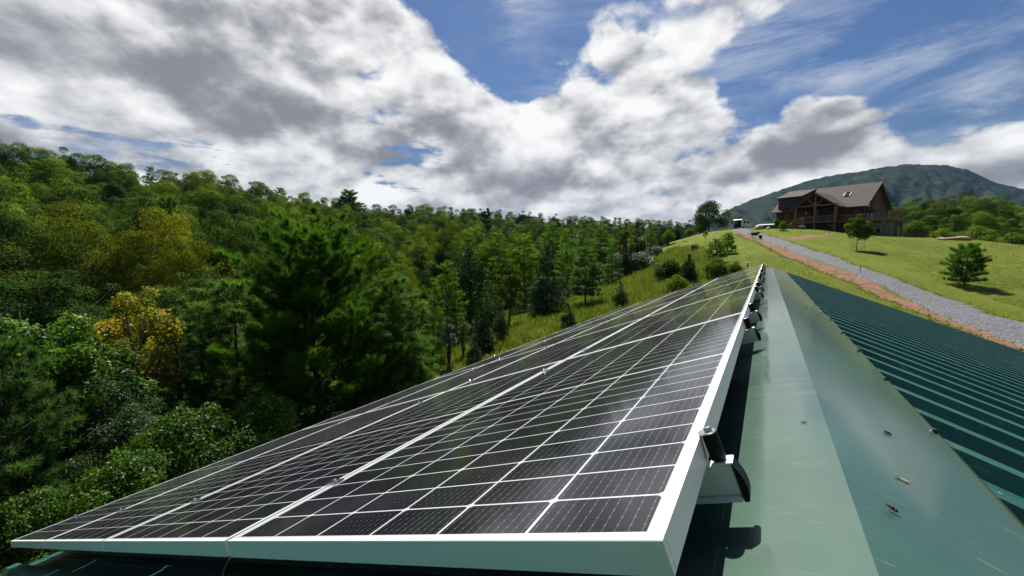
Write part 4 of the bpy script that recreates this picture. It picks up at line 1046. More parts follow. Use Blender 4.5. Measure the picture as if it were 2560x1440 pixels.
    stand_tree(230, 800, 20, dk, 13, 'dark_oak_tree', 'dark leafy tree in the shade behind the glossy tree', 'tree', 0.9, None, P2, 1.4)
    yl = broadleaf('yellow_sapling', 43, 7, 1.25, 'leaf_olive', 5000, 0.16, base=0.1, lumps=24, bark='bark_pale', tone=0.12, loose=0.4)
    stand_tree(572, 628, 28, yl, 7, 'yellow_sapling', 'slim yellowish tree left of the big pine below the dark tree', 'tree', 1.1, None, P2)
    yg = broadleaf('yellow_green_tree', 44, 14, 4.6, 'leaf_yellowgreen', 26000, 0.20, base=0.06, lumps=80, tone=-0.02, loose=0.35, scat=0.5, shell=0.3, vary=True)
    stand_tree(1120, 545, 82, yg, 14, 'yellow_green_tree', 'yellow green tree right of the big pine, tallest of its colour', 'tree', 0.2, None, P2, 0.85)
    stand_tree(1050, 575, 72, yg, 14, 'yellow_green_tree', 'yellow green tree just right of the top of the big pine', 'tree', 2.9, None, P2, 0.8)
    stand_tree(1010, 640, 40, yg, 14, 'yellow_green_tree', 'small yellow green tree at the right shoulder of the big pine', 'tree', 1.7, None, P2, 0.7)
    stand_tree(1290, 590, 70, yg, 14, 'yellow_green_tree', 'yellow green tree behind the tall dark cedar', 'tree', 4.7, None, P2, 0.7)
    nd = broadleaf('tall_thin_tree', 45, 16, 2.0, 'leaf_dark', 5000, 0.4, base=0.2, lumps=26)
    stand_tree(1218, 505, 205, nd, 16, 'tall_thin_tree', 'tall thin tree standing above the skyline in the middle', 'tree', 0, None, P2)
    lone = pine('skyline_pine', 46, 12, 3.2, 'needle_pine', 9, 6, 1, 16, 0.5, 0.09, base=0.45, profile=0.5, tuft_step=0.4, blunt=0.5)
    stand_tree(877, 480, 160, lone, 12, 'skyline_pine', 'lone round headed pine rising above the skyline over the big pine', 'pine', 0, None, P2, 1.15)
    # --- conifers along the meadow edge
    ce = [cedar('cedar', 51, 7, 2.0, 'needle_cedar', 9000, 0.16), cedar('cedar', 52, 7, 1.6, 'needle_cedar', 8000, 0.16, profile=0.65), cedar('cedar', 53, 7, 2.3, 'needle_cedar', 9000, 0.17, profile=0.6)]
    vp = [pine('scrub_pine', 54, 8, 2.4, 'needle_pine', 16, 5, 1, 20, 0.24, 0.03, base=0.05, profile=0.7, up=0.15, tuft_step=0.28, blunt=0.35), pine('scrub_pine', 55, 8, 2.1, 'needle_pine', 17, 5, 1, 18, 0.22, 0.03, base=0.04, profile=0.8, up=0.2, tuft_step=0.28, blunt=0.2)]
    G = 'evergreens along the meadow edge'
    for (px, ty, d, me, hm, nm, w, lab) in [
        (1175, 620, 34, ce[2], 7, 'cedar_tree', 1.0, 'dark cedar at the near end of the meadow edge, left of the vine hung tree'), (1115, 650, 30, vp[0], 8, 'scrub_pine', 0.9, 'green scrub pine between the big pine and the dark cedar'), (1080, 700, 25, vp[1], 8, 'scrub_pine', 0.85, 'scrub pine close to the right side of the big pine'),
        (1368, 608, 36.5, ce[0], 7, 'cedar_tree', 1.12, 'broad dark pointed cedar left of the pale meadow pine'), (1225, 640, 38, vp[1], 8, 'scrub_pine', 0.9, 'scrub pine just behind the vine hung tree'),
        (1310, 585, 52, vp[0], 8, 'scrub_pine', 0.95, 'tall scrub pine above the broad dark cedar'), (1420, 572, 56, vp[1], 8, 'scrub_pine', 1.0, 'scrub pine behind the broad dark cedar on its right'), (1500, 560, 58, vp[0], 8, 'scrub_pine', 1.0, 'tall scrub pine behind the pale meadow pine'), (1530, 600, 50, vp[1], 8, 'scrub_pine', 1.0, 'scrub pine at the edge of the grass right of the pale meadow pine'),
        (1245, 575, 66, vp[0], 8, 'scrub_pine', 1.0, 'dark scrub pine far behind the vine hung tree'), (1180, 580, 62, vp[1], 8, 'scrub_pine', 1.0, 'dark scrub pine right of the yellow green trees'), (1380, 556, 74, vp[0], 8, 'scrub_pine', 1.0, 'scrub pine high on the slope over the broad cedar'), (1455, 550, 80, vp[1], 8, 'scrub_pine', 1.0, 'scrub pine on the slope left of the tall yellowish tree'),
        (1592, 553, 62, ce[1], 7, 'cedar_tree', 1.0, 'dark columnar cedar right of the yellowish tree'), (1625, 556, 74, vp[1], 8, 'scrub_pine', 0.9, 'scrub pine where the wood meets the lawn'), (1655, 556, 84, ce[2], 7, 'cedar_tree', 0.8, 'cedar at the top of the meadow, left of the round bush'), (1690, 560, 96, ce[1], 7, 'cedar_tree', 1.1, 'far cedar left of the big tree by the drive'), (1560, 600, 56, ce[1], 7, 'cedar_tree', 1.1, 'dark cedar in front of the yellowish tree')]:
        stand_tree(px, ty, d, me, hm, nm, lab, 'evergreen', rg.uniform(0, 6), G, P2, w)
    vt = broadleaf('vine_hung_tree', 56, 7, 1.3, 'leaf_olive', 7000, 0.15, base=0.08, lumps=30, tone=-0.2, loose=0.4)
    stand_tree(1272, 632, 34, vt, 7, 'vine_hung_tree', 'slim tree hung with yellowing vines between two dark cedars', 'tree', 0.3, None, P2, 0.85)
    stand_tree(1563, 553, 60, yl, 7, 'yellow_sapling', 'slim yellowish tree standing over the dark columnar cedar', 'tree', 0.3, None, P2, 1.05)
    mp = pine('meadow_pine', 57, 5, 1.75, 'needle_light', 11, 5, 2, 24, 0.20, 0.022, base=0.2, profile=0.75, up=0.28, tuft_step=0.25, sparse=0.12, blunt=0.25)
    stand_tree(1463, 614, 38, mp, 5, 'meadow_pine', 'pale green open branched pine standing in the tall grass', 'pine', 0.9, None, P2)
    # --- plants on the meadow and lawn left of the drive
    yp = pine('lawn_pine', 58, 2.6, 0.95, 'needle_pine', 9, 5, 2, 26, 0.14, 0.014, base=0.05, profile=0.6, up=0.45, tuft_step=0.15, blunt=0.5)
    sp = cedar('small_spruce', 59, 2.6, 1.0, 'needle_cedar', 4500, 0.13, profile=0.7, base=0.04)
    lo = broadleaf('lollipop_pine', 60, 3, 0.62, 'needle_light', 2500, 0.11, base=0.42, lumps=18, asp=0.3)
    sb = bush('silver_bush', 61, 0.9, 1.5, 'leaf_silver', 2600, 0.10, lumps=14, ragged=0.4)
    dbush = bush('dark_bush', 62, 0.8, 1.4, 'leaf_dark', 3000, 0.10, lumps=14)
    rb = bush('round_bush', 63, 1.3, 2.0, 'leaf_green', 3500, 0.13, lumps=18)
    st_ = bush('silver_weed', 64, 0.35, 2.0, 'leaf_silver', 900, 0.10, lumps=12, asp=0.4, ragged=0.5)
    for (px, ty, d, me, hm, nm, w, lab, cat) in [
        (1817, 582, 51, yp, 2.6, 'lawn_pine', 1.15, 'small dark round pine on the lawn nearest the dirt strip', 'pine'), (1789, 597, 44, yp, 2.6, 'lawn_pine', 1.15, 'bushy dark pine in front of the round lawn pine, at the grass edge', 'pine'), (1722, 634, 37.5, sp, 2.6, 'small_spruce', 0.85, 'small dark pointed spruce in the tall grass near the far panel end', 'spruce'),
        (1760, 578, 62, lo, 3, 'lollipop_pine', 1.0, 'little clipped tree on a thin bare stem on the lawn', 'tree'), (1703, 566, 78, lo, 3, 'lollipop_pine', 1.0, 'thin young tree on the far lawn by the wood', 'tree'), (1667, 578, 80, rb, 2, 'round_bush', 1.0, 'round dark green bush at the far lawn edge', 'bush'),
        (1746, 556, 95, rb, 2, 'round_bush', 1.0, 'pale green bush below the big tree by the drive', 'bush'), (1720, 572, 92, rb, 2, 'round_bush', 1.0, 'low green bush left below the big tree by the drive', 'bush'),
        (1593, 622, 58, sb, 1.5, 'silver_bush', 1.3, 'whitish bush at the edge of the wood below the columnar cedar', 'bush'), (1640, 612, 66, sb, 1.5, 'silver_bush', 0.9, 'small pale bush beside the far lawn edge', 'bush'), (1672, 648, 40, dbush, 1.4, 'dark_bush', 1.1, 'dark round bush left of the pointed spruce', 'bush'), (1655, 652, 41, sb, 1.5, 'silver_bush', 0.8, 'silvery bush wrapped round the dark bush', 'bush'),
        (1552, 702, 33, ce[1], 7, 'meadow_cedar', 1.5, 'small grey green cedar in the tall grass left of the silvery bush', 'cedar'), (1421, 758, 28, ce[1], 7, 'meadow_cedar', 1.6, 'small bushy cedar in the tall grass close to the panels', 'cedar'), (1182, 838, 22.5, ce[1], 7, 'meadow_cedar', 1.25, 'slim little cedar at the near end of the meadow', 'cedar'), (1252, 760, 27.5, ce[1], 7, 'meadow_cedar', 1.2, 'small cedar by the edge of the wood left of the meadow', 'cedar'),
        (1207, 782, 25.5, sp, 2.6, 'small_spruce', 0.8, 'little light spruce sapling at the foot of the dark cedar', 'spruce'), (1120, 768, 24, st_, 2, 'silver_weed', 0.9, 'tall silvery weed at the wood edge, left of two', 'weed'), (1155, 775, 25, st_, 2, 'silver_weed', 0.8, 'tall silvery weed at the wood edge, right of two', 'weed'),
        (1000, 885, 19, dbush, 1.4, 'dark_bush', 1.0, 'round ivy covered bush at the near end of the meadow', 'bush'), (1040, 900, 20, sb, 1.5, 'silver_bush', 0.7, 'pale leafy bush at the near corner of the meadow', 'bush'), (1690, 690, 35, rb, 2, 'round_bush', 1.1, 'low green shrub beside the spruce, left of two', 'shrub'), (1790, 648, 37, rb, 2, 'round_bush', 1.3, 'low spreading shrub behind the far panel end', 'shrub'), (1840, 655, 36, rb, 2, 'round_bush', 0.9, 'low shrub next to the vent post', 'shrub')]:
        stand_tree(px, ty, d, me, hm, nm, lab, cat, rg.uniform(0, 6), None, P2, w)
    bt = broadleaf('drive_tree', 65, 9, 4.3, 'leaf_dark', 10000, 0.30, base=-0.05, lumps=60, tone=-0.02)
    stand_tree(1768, 498, 97, bt, 9, 'drive_tree', 'large dark tree against the sky left of the white van', 'tree', 0.6, None, P2, 0.98)
    # --- lawn right of the drive and the planting by the house
    wp = pine('white_pine', 66, 3, 1.40, 'needle_pine', 12, 5, 2, 26, 0.18, 0.015, base=0.10, profile=0.55, up=0.42, tuft_step=0.2, sparse=0.2, blunt=0.6, spread=1.1)
    stand_tree(2415, 612, 30, wp, 3, 'white_pine', 'young feathery pine alone on the right lawn casting a thin shadow', 'pine', 1.9, None, P2)
    mpl = broadleaf('lawn_maple', 67, 4.3, 1.35, 'leaf_yellowgreen', 11000, 0.14, base=0.18, lumps=60, tone=0.02, flat=1.0, top=0.35)
    stand_tree(2139, 536, 46, mpl, 4.3, 'lawn_maple', 'young round headed maple in a wire cage in front of the log house', 'tree', 0.5, None, P2, 0.95)
    for (px, ty, d, me, hm, nm, w, lab, cat) in [
        (1952, 553, 70, yp, 2.6, 'lawn_pine', 1.2, 'round little pine on the lawn by the left end of the log house', 'pine'), (1975, 551, 72.5, yl, 7, 'yellow_sapling', 1.7, 'small yellowish shrub tree at the left porch corner', 'tree'), (1998, 562, 71, sb, 1.5, 'silver_bush', 1.2, 'grey green bush at the foot of the left porch post', 'bush'), (1935, 548, 79, rb, 2, 'round_bush', 0.5, 'low bush against the left end of the log house', 'bush'),
        (2108, 580, 67, rb, 2, 'round_bush', 1.5, 'low shrub under the right porch post', 'shrub'), (2284, 556, 80, rb, 2, 'round_bush', 1.0, 'round green bush right of the deck', 'bush'), (2318, 580, 80, rb, 2, 'round_bush', 0.9, 'small green bush beside the yellow slide', 'bush'), (2350, 575, 84, rb, 2, 'round_bush', 1.3, 'leafy bush behind the pale rocks', 'bush'), (2430, 570, 80, rb, 2, 'round_bush', 1.3, 'bush at the crest of the lawn right of the rocks', 'bush'), (2520, 585, 66, rb, 2, 'round_bush', 1.3, 'bush near the right picture edge below the wood', 'bush'), (2470, 590, 74, rb, 2, 'round_bush', 1.2, 'bush on the falling lawn edge before the right wood', 'bush')]:
        stand_tree(px, ty, d, me, hm, nm, lab, cat, rg.uniform(0, 6), None, P2, w)
    # wire cage round the maple
    p = stand(2139, 46); mb = MB(); R = 0.62
    for k in range(12): a = 2 * PI * k / 12; mb.tube([(R * math.cos(a), R * math.sin(a), -0.1), (R * math.cos(a), R * math.sin(a), 1.25)], 0.012 if k % 4 == 0 else 0.006, 5)
    for z in (0.1, 0.45, 0.8, 1.25): mb.tube([(R * math.cos(a), R * math.sin(a), z) for a in np.linspace(0, 2 * PI, 19)], 0.006, 4)
    tag(mb.build('wire_cage', simple('galvanised_wire', (0.25, 0.25, 0.23), 0.5, 0.6), None, loc=p), 'wire cage standing round the stem of the young maple', 'cage')
near_plants()


def ground_growth():
    rg = np.random.default_rng(99)
    # tall grass of the meadow
    poly = np.array(MEADOW); lo, hi = poly.min(0), poly.max(0); Q = []
    while sum(len(q) for q in Q) < 60000:
        c = rg.uniform(lo, hi, (40000, 2)); c = c[in_poly(c, MEADOW)]
        d = np.hypot(c[:, 0] - CAM[0], c[:, 1] - CAM[1]); c = c[rg.random(len(c)) < np.clip(26 / d, 0.25, 1) ** 1.2]; Q.append(c)
    c = np.concatenate(Q)[:60000]; pn = vnoise(c, 12, 0.45); pn2 = vnoise(c, 13, 1.6)
    z = terrain(c); h = (0.28 + 0.55 * pn) * rg.uniform(0.6, 1.3, len(c)); w = rg.uniform(0.010, 0.022, len(c)) * (1 + np.hypot(c[:, 0], c[:, 1]) / 60)
    B = np.column_stack([c, z - 0.03]); a = rg.uniform(0, 2 * PI, len(c)); side = np.stack([np.cos(a), np.sin(a), 0 * a], 1) * w[:, None]
    ln = rg.normal(0, 0.30, (len(c), 2)) * h[:, None]; tip = B + np.column_stack([ln, h]); mid = B + np.column_stack([ln * 0.35, h * 0.6])
    V = np.stack([B - side, B + side, mid + side * 0.8, tip, mid - side * 0.8], 1).reshape(-1, 3); F = np.arange(5 * len(c)).reshape(-1, 5)
    tint = np.clip(0.30 + 0.55 * pn2 + rg.normal(0, 0.14, len(c)), 0, 1)
    m = leaf_mat('grass_blade', [(0, (0.080, 0.130, 0.012)), (0.4, (0.165, 0.225, 0.022)), (0.7, (0.270, 0.290, 0.055)), (1, (0.410, 0.365, 0.150))], 0.42, 0.10, 0.6, 0)
    tag(add('meadow_grass', np_mesh('meadow_grass', V, F, m, tint)), 'tall wild grass growing on the slope between the wood and the lawn', 'grass', kind='stuff')
    # goldenrod and white flower heads above the grass
    n = 900; c = rg.uniform(lo, hi, (60000, 2)); c = c[in_poly(c, MEADOW)]; g = vnoise(c, 21, 0.30); c = c[g > 0.56][:n]; n = len(c)
    z = terrain(c) + rg.uniform(0.45, 0.95, n); k = 5; C = np.repeat(np.column_stack([c, z]), k, 0) + rg.normal(0, 0.05, (n * k, 3))
    V, F = leaf_quads(C, rg.normal(0, 1, (n * k, 3)) + np.array([0, 0, 1.2]), rg.uniform(0.035, 0.075, n * k), 0.6, rg)
    kind = np.repeat((rg.random(n) < 0.25).astype(float), k)
    m = leaf_mat('flower_heads', [(0, (0.42, 0.27, 0.015)), (0.5, (0.50, 0.36, 0.04)), (0.6, (0.55, 0.53, 0.45)), (1, (0.62, 0.60, 0.52))], 0.3, 0.2, 0.6, 0)
    tag(add('goldenrod_flowers', np_mesh('goldenrod_flowers', V, F, m, np.clip(kind * 0.9 + 0.05 + rg.uniform(0, 0.1, n * k), 0, 1))), 'yellow goldenrod and white flower heads scattered over the tall grass', 'flowers', kind='stuff')
    # leafy undergrowth covering the floor of the wood nearest the barn
    n = 70000; px = rg.uniform(-260, 1180, n); d = 7.5 * (52 / 7.5) ** (rg.random(n) ** 0.8); lat = (px - 1280) / FPX * d
    c = np.stack([CAM[0] + RT[0] * lat + math.sin(YAW) * d, CAM[1] + RT[1] * lat + math.cos(YAW) * d], 1); ok = in_poly(c, FOREST) & (c[:, 0] < -5.6); c = c[ok]; d = d[ok]; n = len(c)
    g = vnoise(c, 31, 0.35); g2 = vnoise(c, 32, 0.9); z = terrain(c) + (0.1 + 1.5 * g ** 1.5 * g2 + 0.25) * rg.uniform(0.3, 1.0, n)
    V, F = leaf_quads(np.column_stack([c, z]), rg.normal(0, 0.6, (n, 3)) + np.array([0, 0, 1]), 0.07 + 0.0085 * d * rg.uniform(0.7, 1.3, n), 0.6, rg)
    tag(add('undergrowth', np_mesh('undergrowth', V, F, M['leaf_dark'], np.clip(0.35 + 0.5 * (g2 - 0.5) + rg.normal(0, 0.14, n), 0, 1))), 'dark leafy undergrowth on the floor of the wood below the barn', 'undergrowth', kind='stuff')
    # longer tufts along the edges of the drive and the lawn
    T = []
    _, xy, nn, a0, a1 = GRAVEL; _, xy2, nn2, b0, b1 = DIRT
    for k in range(2600):
        i = rg.integers(0, len(xy)); T.append(xy[i] + nn[i] * (a1[i] + abs(rg.normal(0, 0.18)) - 0.05))
        i = rg.integers(0, len(xy2)); T.append(xy2[i] + nn2[i] * (b1[i] - abs(rg.normal(0, 0.25)) + 0.10))
    e = np.array(T); px = rg.uniform(1650, 2640, 90000); d = 17 * (85 / 17) ** rg.random(90000); lat = (px - 1280) / FPX * d
    c = np.stack([CAM[0] + RT[0] * lat + math.sin(YAW) * d, CAM[1] + RT[1] * lat + math.cos(YAW) * d], 1)
    far_ = np.min(np.hypot(c[:, None, 0] - GRAVEL[1][None, ::12, 0], c[:, None, 1] - GRAVEL[1][None, ::12, 1]), 1)
    c = c[~in_poly(c, FOREST) & ~in_poly(c, MEADOW) & (far_ > 4.0) & (c[:, 1] > 12.5)]; c = c[vnoise(c, 41, 0.22) * 0.6 + vnoise(c, 42, 0.9) * 0.4 > 0.42][:30000]
    T = np.concatenate([e, c]); n = len(T); z = terrain(T); h = rg.uniform(0.03, 0.11, n); h[len(e):] *= 0.75; w = rg.uniform(0.015, 0.035, n); a = rg.uniform(0, 6.28, n)
    B = np.column_stack([T, z]); side = np.stack([np.cos(a), np.sin(a), 0 * a], 1) * w[:, None]; tip = B + np.column_stack([rg.normal(0, 0.08, (n, 2)), h])
    V = np.stack([B - side, B + side, tip + side * 0.5, tip - side * 0.5], 1).reshape(-1, 3)
    m = leaf_mat('lawn_tuft', [(0, (0.080, 0.120, 0.010)), (0.6, (0.170, 0.215, 0.018)), (1, (0.27, 0.27, 0.06))], 0.4, 0.1, 0.6, 0)
    tag(add('verge_grass', np_mesh('verge_grass', V, np.arange(4 * n).reshape(-1, 4), m, np.clip(rg.normal(0.5, 0.2, n), 0, 1))), 'ragged grass tufts along the drive and scattered over the lawn', 'grass', kind='stuff')
ground_growth()


# ------------------------------------------------------------------ the log house
def log_mat():
    m, N, b = new_mat('stained_logs'); p = N.coord('Object')
    n = N.noise(N.mapping(p, scale=(0.6, 0.6, 9)), 3.0, 6, 0.65); g = N.noise(p, 1.1, 3, 0.5)
    c = N.ramp(N.m('ADD', N.m('MULTIPLY', n, 0.6), N.m('MULTIPLY', g, 0.4)), [(0.25, (0.044, 0.0115, 0.005)), (0.5, (0.130, 0.032, 0.013)), (0.75, (0.205, 0.060, 0.024))])
    N.put(b.inputs['Base Color'], c); b.inputs['Roughness'].default_value = 0.55; N.put(b.inputs['Normal'], N.bump(n, 0.3, 0.02)); return m
def shingle_mat():
    m, N, b = new_mat('roof_shingles'); p = N.coord('Object')
    br = N.node('ShaderNodeTexBrick'); N.put(br.inputs['Vector'], N.mapping(p, rot=(PI / 2, 0, 0)))
    br.inputs['Scale'].default_value = 1.0; br.inputs['Mortar Size'].default_value = 0.012; br.inputs['Brick Width'].default_value = 0.32; br.inputs['Row Height'].default_value = 0.105
    br.inputs['Color1'].default_value = (0.046, 0.032, 0.024, 1); br.inputs['Color2'].default_value = (0.074, 0.052, 0.040, 1); br.inputs['Mortar'].default_value = (0.045, 0.033, 0.028, 1)
    n = N.noise(p, 0.7, 5, 0.6)
    c = N.mix(1.0, br.outputs[0], N.ramp(n, [(0.3, (0.86, 0.86, 0.88)), (0.7, (1.12, 1.10, 1.06))]), 'MULTIPLY')
    N.put(b.inputs['Base Color'], c); b.inputs['Roughness'].default_value = 0.85; N.put(b.inputs['Normal'], N.bump(N.noise(p, 30, 3, 0.6), 0.3, 0.01)); return m
def stone_mat():
    m, N, b = new_mat('field_stone'); p = N.coord('Object')
    v = N.voro(p, 3.2, out=1); e = N.node('ShaderNodeTexVoronoi', feature='DISTANCE_TO_EDGE'); N.put(e.inputs['Vector'], p); e.inputs['Scale'].default_value = 3.2
    c = N.ramp(N.sep(v)[0], [(0.0, (0.12, 0.10, 0.085)), (0.4, (0.20, 0.165, 0.135)), (0.7, (0.27, 0.24, 0.21)), (1, (0.16, 0.15, 0.15))])
    c = N.mix(N.step(e.outputs[0], 0.03, 0.07), (0.10, 0.09, 0.08), c)
    N.put(b.inputs['Base Color'], c); b.inputs['Roughness'].default_value = 0.9; N.put(b.inputs['Normal'], N.bump(e.outputs[0], 0.8, 0.05)); return m
def glass_mat():
    m, N, b = new_mat('window_glass'); b.inputs['Base Color'].default_value = (0.012, 0.014, 0.017, 1); b.inputs['Roughness'].default_value = 0.06; b.inputs['Specular IOR Level'].default_value = 0.6; return m
M['logs'] = log_mat(); M['shingle'] = shingle_mat(); M['stone'] = stone_mat(); M['pane'] = glass_mat()
M['porch_timber'] = simple('porch_timber', (0.250, 0.112, 0.052), 0.6, 0, 0.3, 3, 0.2)
M['dark_timber'] = simple('dark_timber', (0.075, 0.036, 0.020), 0.65, 0, 0.3, 3, 0.2)
M['deck_timber'] = simple('deck_timber', (0.170, 0.100, 0.062), 0.7, 0, 0.3, 3, 0.2)
M['white_trim'] = simple('white_trim', (0.70, 0.70, 0.68), 0.5, 0, 0.06)
M['shade_block'] = simple('basement_wall', (0.10, 0.092, 0.085), 0.9, 0, 0.25, 3, 0.2)


def log_house():
    zb = 2.6; O = (17.340, 94.846)
    t = thing('log_house', 'dark red log house with brown shingle roof and gabled timber porch on the hill', 'house', (O[0], O[1], zb), (0, 0, math.atan2(-0.44443, 0.89581)))
    def H(s, n, z): return np.array([-s, -n, z + 0.282 - zb])
    def hbox(mb, s0, s1, n0, n1, z0, z1):
        a, b = H(s0, n0, z0), H(s1, n1, z1); mb.box(a[0], b[0], a[1], b[1], a[2], b[2])
    def hbeam(mb, a, b, w, h=None): mb.beam(H(*a), H(*b), w, h)
    zr, ze, ne = 12.15, 7.70, 6.0; sl = (zr - ze) / ne
    sL, sR = 15.2, 1.55           # outer faces of the end walls
    # basement and log walls
    mb = MB(); hbox(mb, sR + 0.1, sL - 0.1, -4.9, 4.9, 0.2, 5.12); mb.build('basement_wall', M['shade_block'], t)
    def logs(name, a, b, z0, z1, clip=None, r=0.145):
        """A wall of round logs between two (s, n) corners; clip(z) gives the share of the length kept about the middle."""
        mb = MB(); z = z0 + r; a = np.array(a, float); b = np.array(b, float)
        while z < z1:
            k = 1.0 if clip is None else clip(z); c = (a + b) / 2; q0 = c + (a - c) * k; q1 = c + (b - c) * k
            e = (q1 - q0) / (np.linalg.norm(q1 - q0) + 1e-6) * (0.28 if clip is None else 0)
            mb.tube([H(*(q0 - e), z), H(*(q1 + e), z)], r, 8); z += 0.262
        return mb.build(name, M['logs'], t, 0, True)
    logs('log_wall', (sR, 5.0), (sL, 5.0), 5.1, 7.75); logs('log_wall', (sR, -5.0), (sL, -5.0), 5.1, 7.75)
    logs('log_wall', (sR, -5.0), (sR, 5.0), 5.23, 7.75); logs('log_wall', (sL, -5.0), (sL, 5.0), 5.23, 7.75)
    gc = lambda z: max(0.02, (zr - 0.35 - z) / (zr - 0.35 - 7.7) * 1.0)
    for s in (sR, sL): logs('log_gable', (s, -5.0), (s, 5.0), 7.75, zr - 0.45, gc)
    core = MB(); hbox(core, sR + 0.05, sL - 0.05, -4.95, 4.95, 5.1, 7.7); core.prism([H(sR + 0.05, -4.9, 7.7), H(sR + 0.05, 4.9, 7.7), H(sR + 0.05, 0, zr - 0.5)], H(sL - 0.05, 0, 0) - H(sR + 0.05, 0, 0)); core.build('inner_wall', M['dark_timber'], t)
    # main roof
    mb = MB(); th = 0.20
    for sg in (1, -1): mb.prism([H(0.90, 0, zr), H(0.90, sg * ne, ze), H(0.90, sg * ne, ze - th), H(0.90, 0, zr - th - 0.05)], H(15.75, 0, 0) - H(0.90, 0, 0))
    roof = mb.build('roof', M['shingle'], t)
    for s in (0.84, 15.76):
        for sg in (1, -1): fm = MB(); fm.prism([H(s, 0, zr - 0.02), H(s, sg * (ne + 0.05), ze - 0.04), H(s, sg * (ne + 0.05), ze - 0.30), H(s, 0, zr - 0.30)], H(s + 0.055, 0, 0) - H(s, 0, 0)); fm.build('barge_board', M['dark_timber'], roof)
    sk = MB(); sn = 2.75
    def rp(s, n, up=0.0): return H(s, n + up * 0.595, zr - sl * n + up * 0.80)
    fr = MB()
    for (a, b) in (((4.35, 2.15), (5.25, 2.15)), ((4.35, 3.15), (5.25, 3.15)), ((4.35, 2.15), (4.35, 3.15)), ((5.25, 2.15), (5.25, 3.15))): fr.beam(rp(*a, 0.06), rp(*b, 0.06), 0.12, 0.14)
    sky = fr.build('skylight', simple('grey_flashing', (0.28, 0.28, 0.28), 0.5), roof); gm = MB(); gm.prism([rp(4.4, 2.2, 0.08), rp(5.2, 2.2, 0.08), rp(5.2, 3.1, 0.08), rp(4.4, 3.1, 0.08)], rp(0, 0, 0.02) - rp(0, 0, 0)); gm.build('pane', M['pane'], t)
    # dormer
    logs('dormer_wall', (11.05, 5.15), (14.75, 5.15), 8.0, 10.35)
    mb = MB()
    for s in (11.0, 14.8): mb.prism([H(s, 5.1, 8.35), H(s, 5.1, 10.4), H(s, 0.6, 11.8)], H(s + 0.1, 0, 0) - H(s, 0, 0))
    hbox(mb, 11.15, 14.7, 2.0, 5.05, 8.0, 10.3); mb.build('dormer_side', M['logs'], t)
    mb = MB(); mb.prism([H(10.75, 0.05, 12.17), H(10.75, 5.75, 10.42), H(10.75, 5.75, 10.24), H(10.75, 0.05, 11.97)], H(15.38, 0, 0) - H(10.75, 0, 0)); mb.build('dormer_roof', M['shingle'], t)
    def window(s0, s1, z0, z1, n, cols=2, mat='dark_timber', fw=0.10):
        f = MB()
        for (a, b, c, d) in ((s0, s1, z0, z0 + fw), (s0, s1, z1 - fw, z1), (s0, s0 + fw, z0 + fw, z1 - fw), (s1 - fw, s1, z0 + fw, z1 - fw)): hbox(f, a, b, n, n + 0.12, c, d)
        for k in range(1, cols): x = s0 + (s1 - s0) * k / cols; hbox(f, x - 0.035, x + 0.035, n, n + 0.11, z0 + fw, z1 - fw)
        w = f.build('window', M[mat], t); g = MB(); hbox(g, s0 + fw * 0.9, s1 - fw * 0.9, n - 0.02, n + 0.05, z0 + fw * 0.9, z1 - fw * 0.9); g.build('pane', M['pane'], w)
    window(11.9, 13.95, 8.45, 9.95, 5.24)
    # round window, left window
    def round_window(s, z, n, r):
        f = MB(); f.tube([H(s + r * math.cos(a), n + 0.03, z + r * math.sin(a)) for a in np.linspace(0, 2 * PI, 25)], 0.05, 6, False); w = f.build('round_window', M['porch_timber'], t)
        g = MB(); g.prism([H(s + r * math.cos(a), n, z + r * math.sin(a)) for a in np.linspace(0, 2 * PI, 25)[:-1]], H(0, 0.03, 0) - H(0, 0, 0)); g.build('pane', M['pane'], w)
    round_window(13.5, 6.75, 5.13, 0.36); window(14.3, 15.0, 6.2, 7.2, 5.13, 1)
    # left entrance roof and rail
    mb = MB(); hbox(mb, 11.2, 15.6, 5.3, 5.42, 5.92, 6.02); mb.build('trim_board', M['porch_timber'], t)
    # porch
    sc_, aw, zap, zlo, nf, nb = 7.35, 3.72, 10.45, 7.74, 9.15, 2.2
    mb = MB()
    for sg in (1, -1):
        mb.prism([H(sc_, nf, zap), H(sc_ + sg * aw, nf, zlo), H(sc_ + sg * aw, nf, zlo - 0.22), H(sc_, nf, zap - 0.26)], H(0, nb, 0) - H(0, nf, 0))
    pr = mb.build('porch_roof', M['shingle'], t)
    for sg in (1, -1): mb = MB(); mb.prism([H(sc_, nf + 0.02, zap - 0.02), H(sc_ + sg * (aw + 0.05), nf + 0.02, zlo - 0.05), H(sc_ + sg * (aw + 0.05), nf + 0.02, zlo - 0.38), H(sc_, nf + 0.02, zap - 0.38)], H(0, 0.07, 0) - H(0, 0, 0)); mb.build('barge_board', M['dark_timber'], pr)
    posts = [(4.30, 3.0), (7.35, 3.3), (10.45, 4.2)]
    for s, g in posts:
        pm = MB(); hbox(pm, s - 0.14, s + 0.14, 8.36, 8.64, g - 1.0, 8.0 if s != 7.35 else 9.95); pm.build('porch_post', M['porch_timber'], t)
    mb = MB(); hbox(mb, 4.0, 7.20, 8.38, 8.62, 8.0, 8.26); hbox(mb, 7.50, 10.75, 8.38, 8.62, 8.0, 8.26); mb.build('tie_beam', M['porch_timber'], t)
    for sg in (1, -1):
        mb = MB(); hbeam(mb, (7.35 + sg * 0.15, 8.5, 8.30), (7.35 + sg * 1.30, 8.5, 9.38), 0.20, 0.20); mb.build('truss_strut', M['porch_timber'], t)
    mb = MB(); hbeam(mb, (4.4, 8.5, 4.15), (5.45, 8.5, 5.0), 0.16, 0.16); mb.build('knee_brace', M['porch_timber'], t)
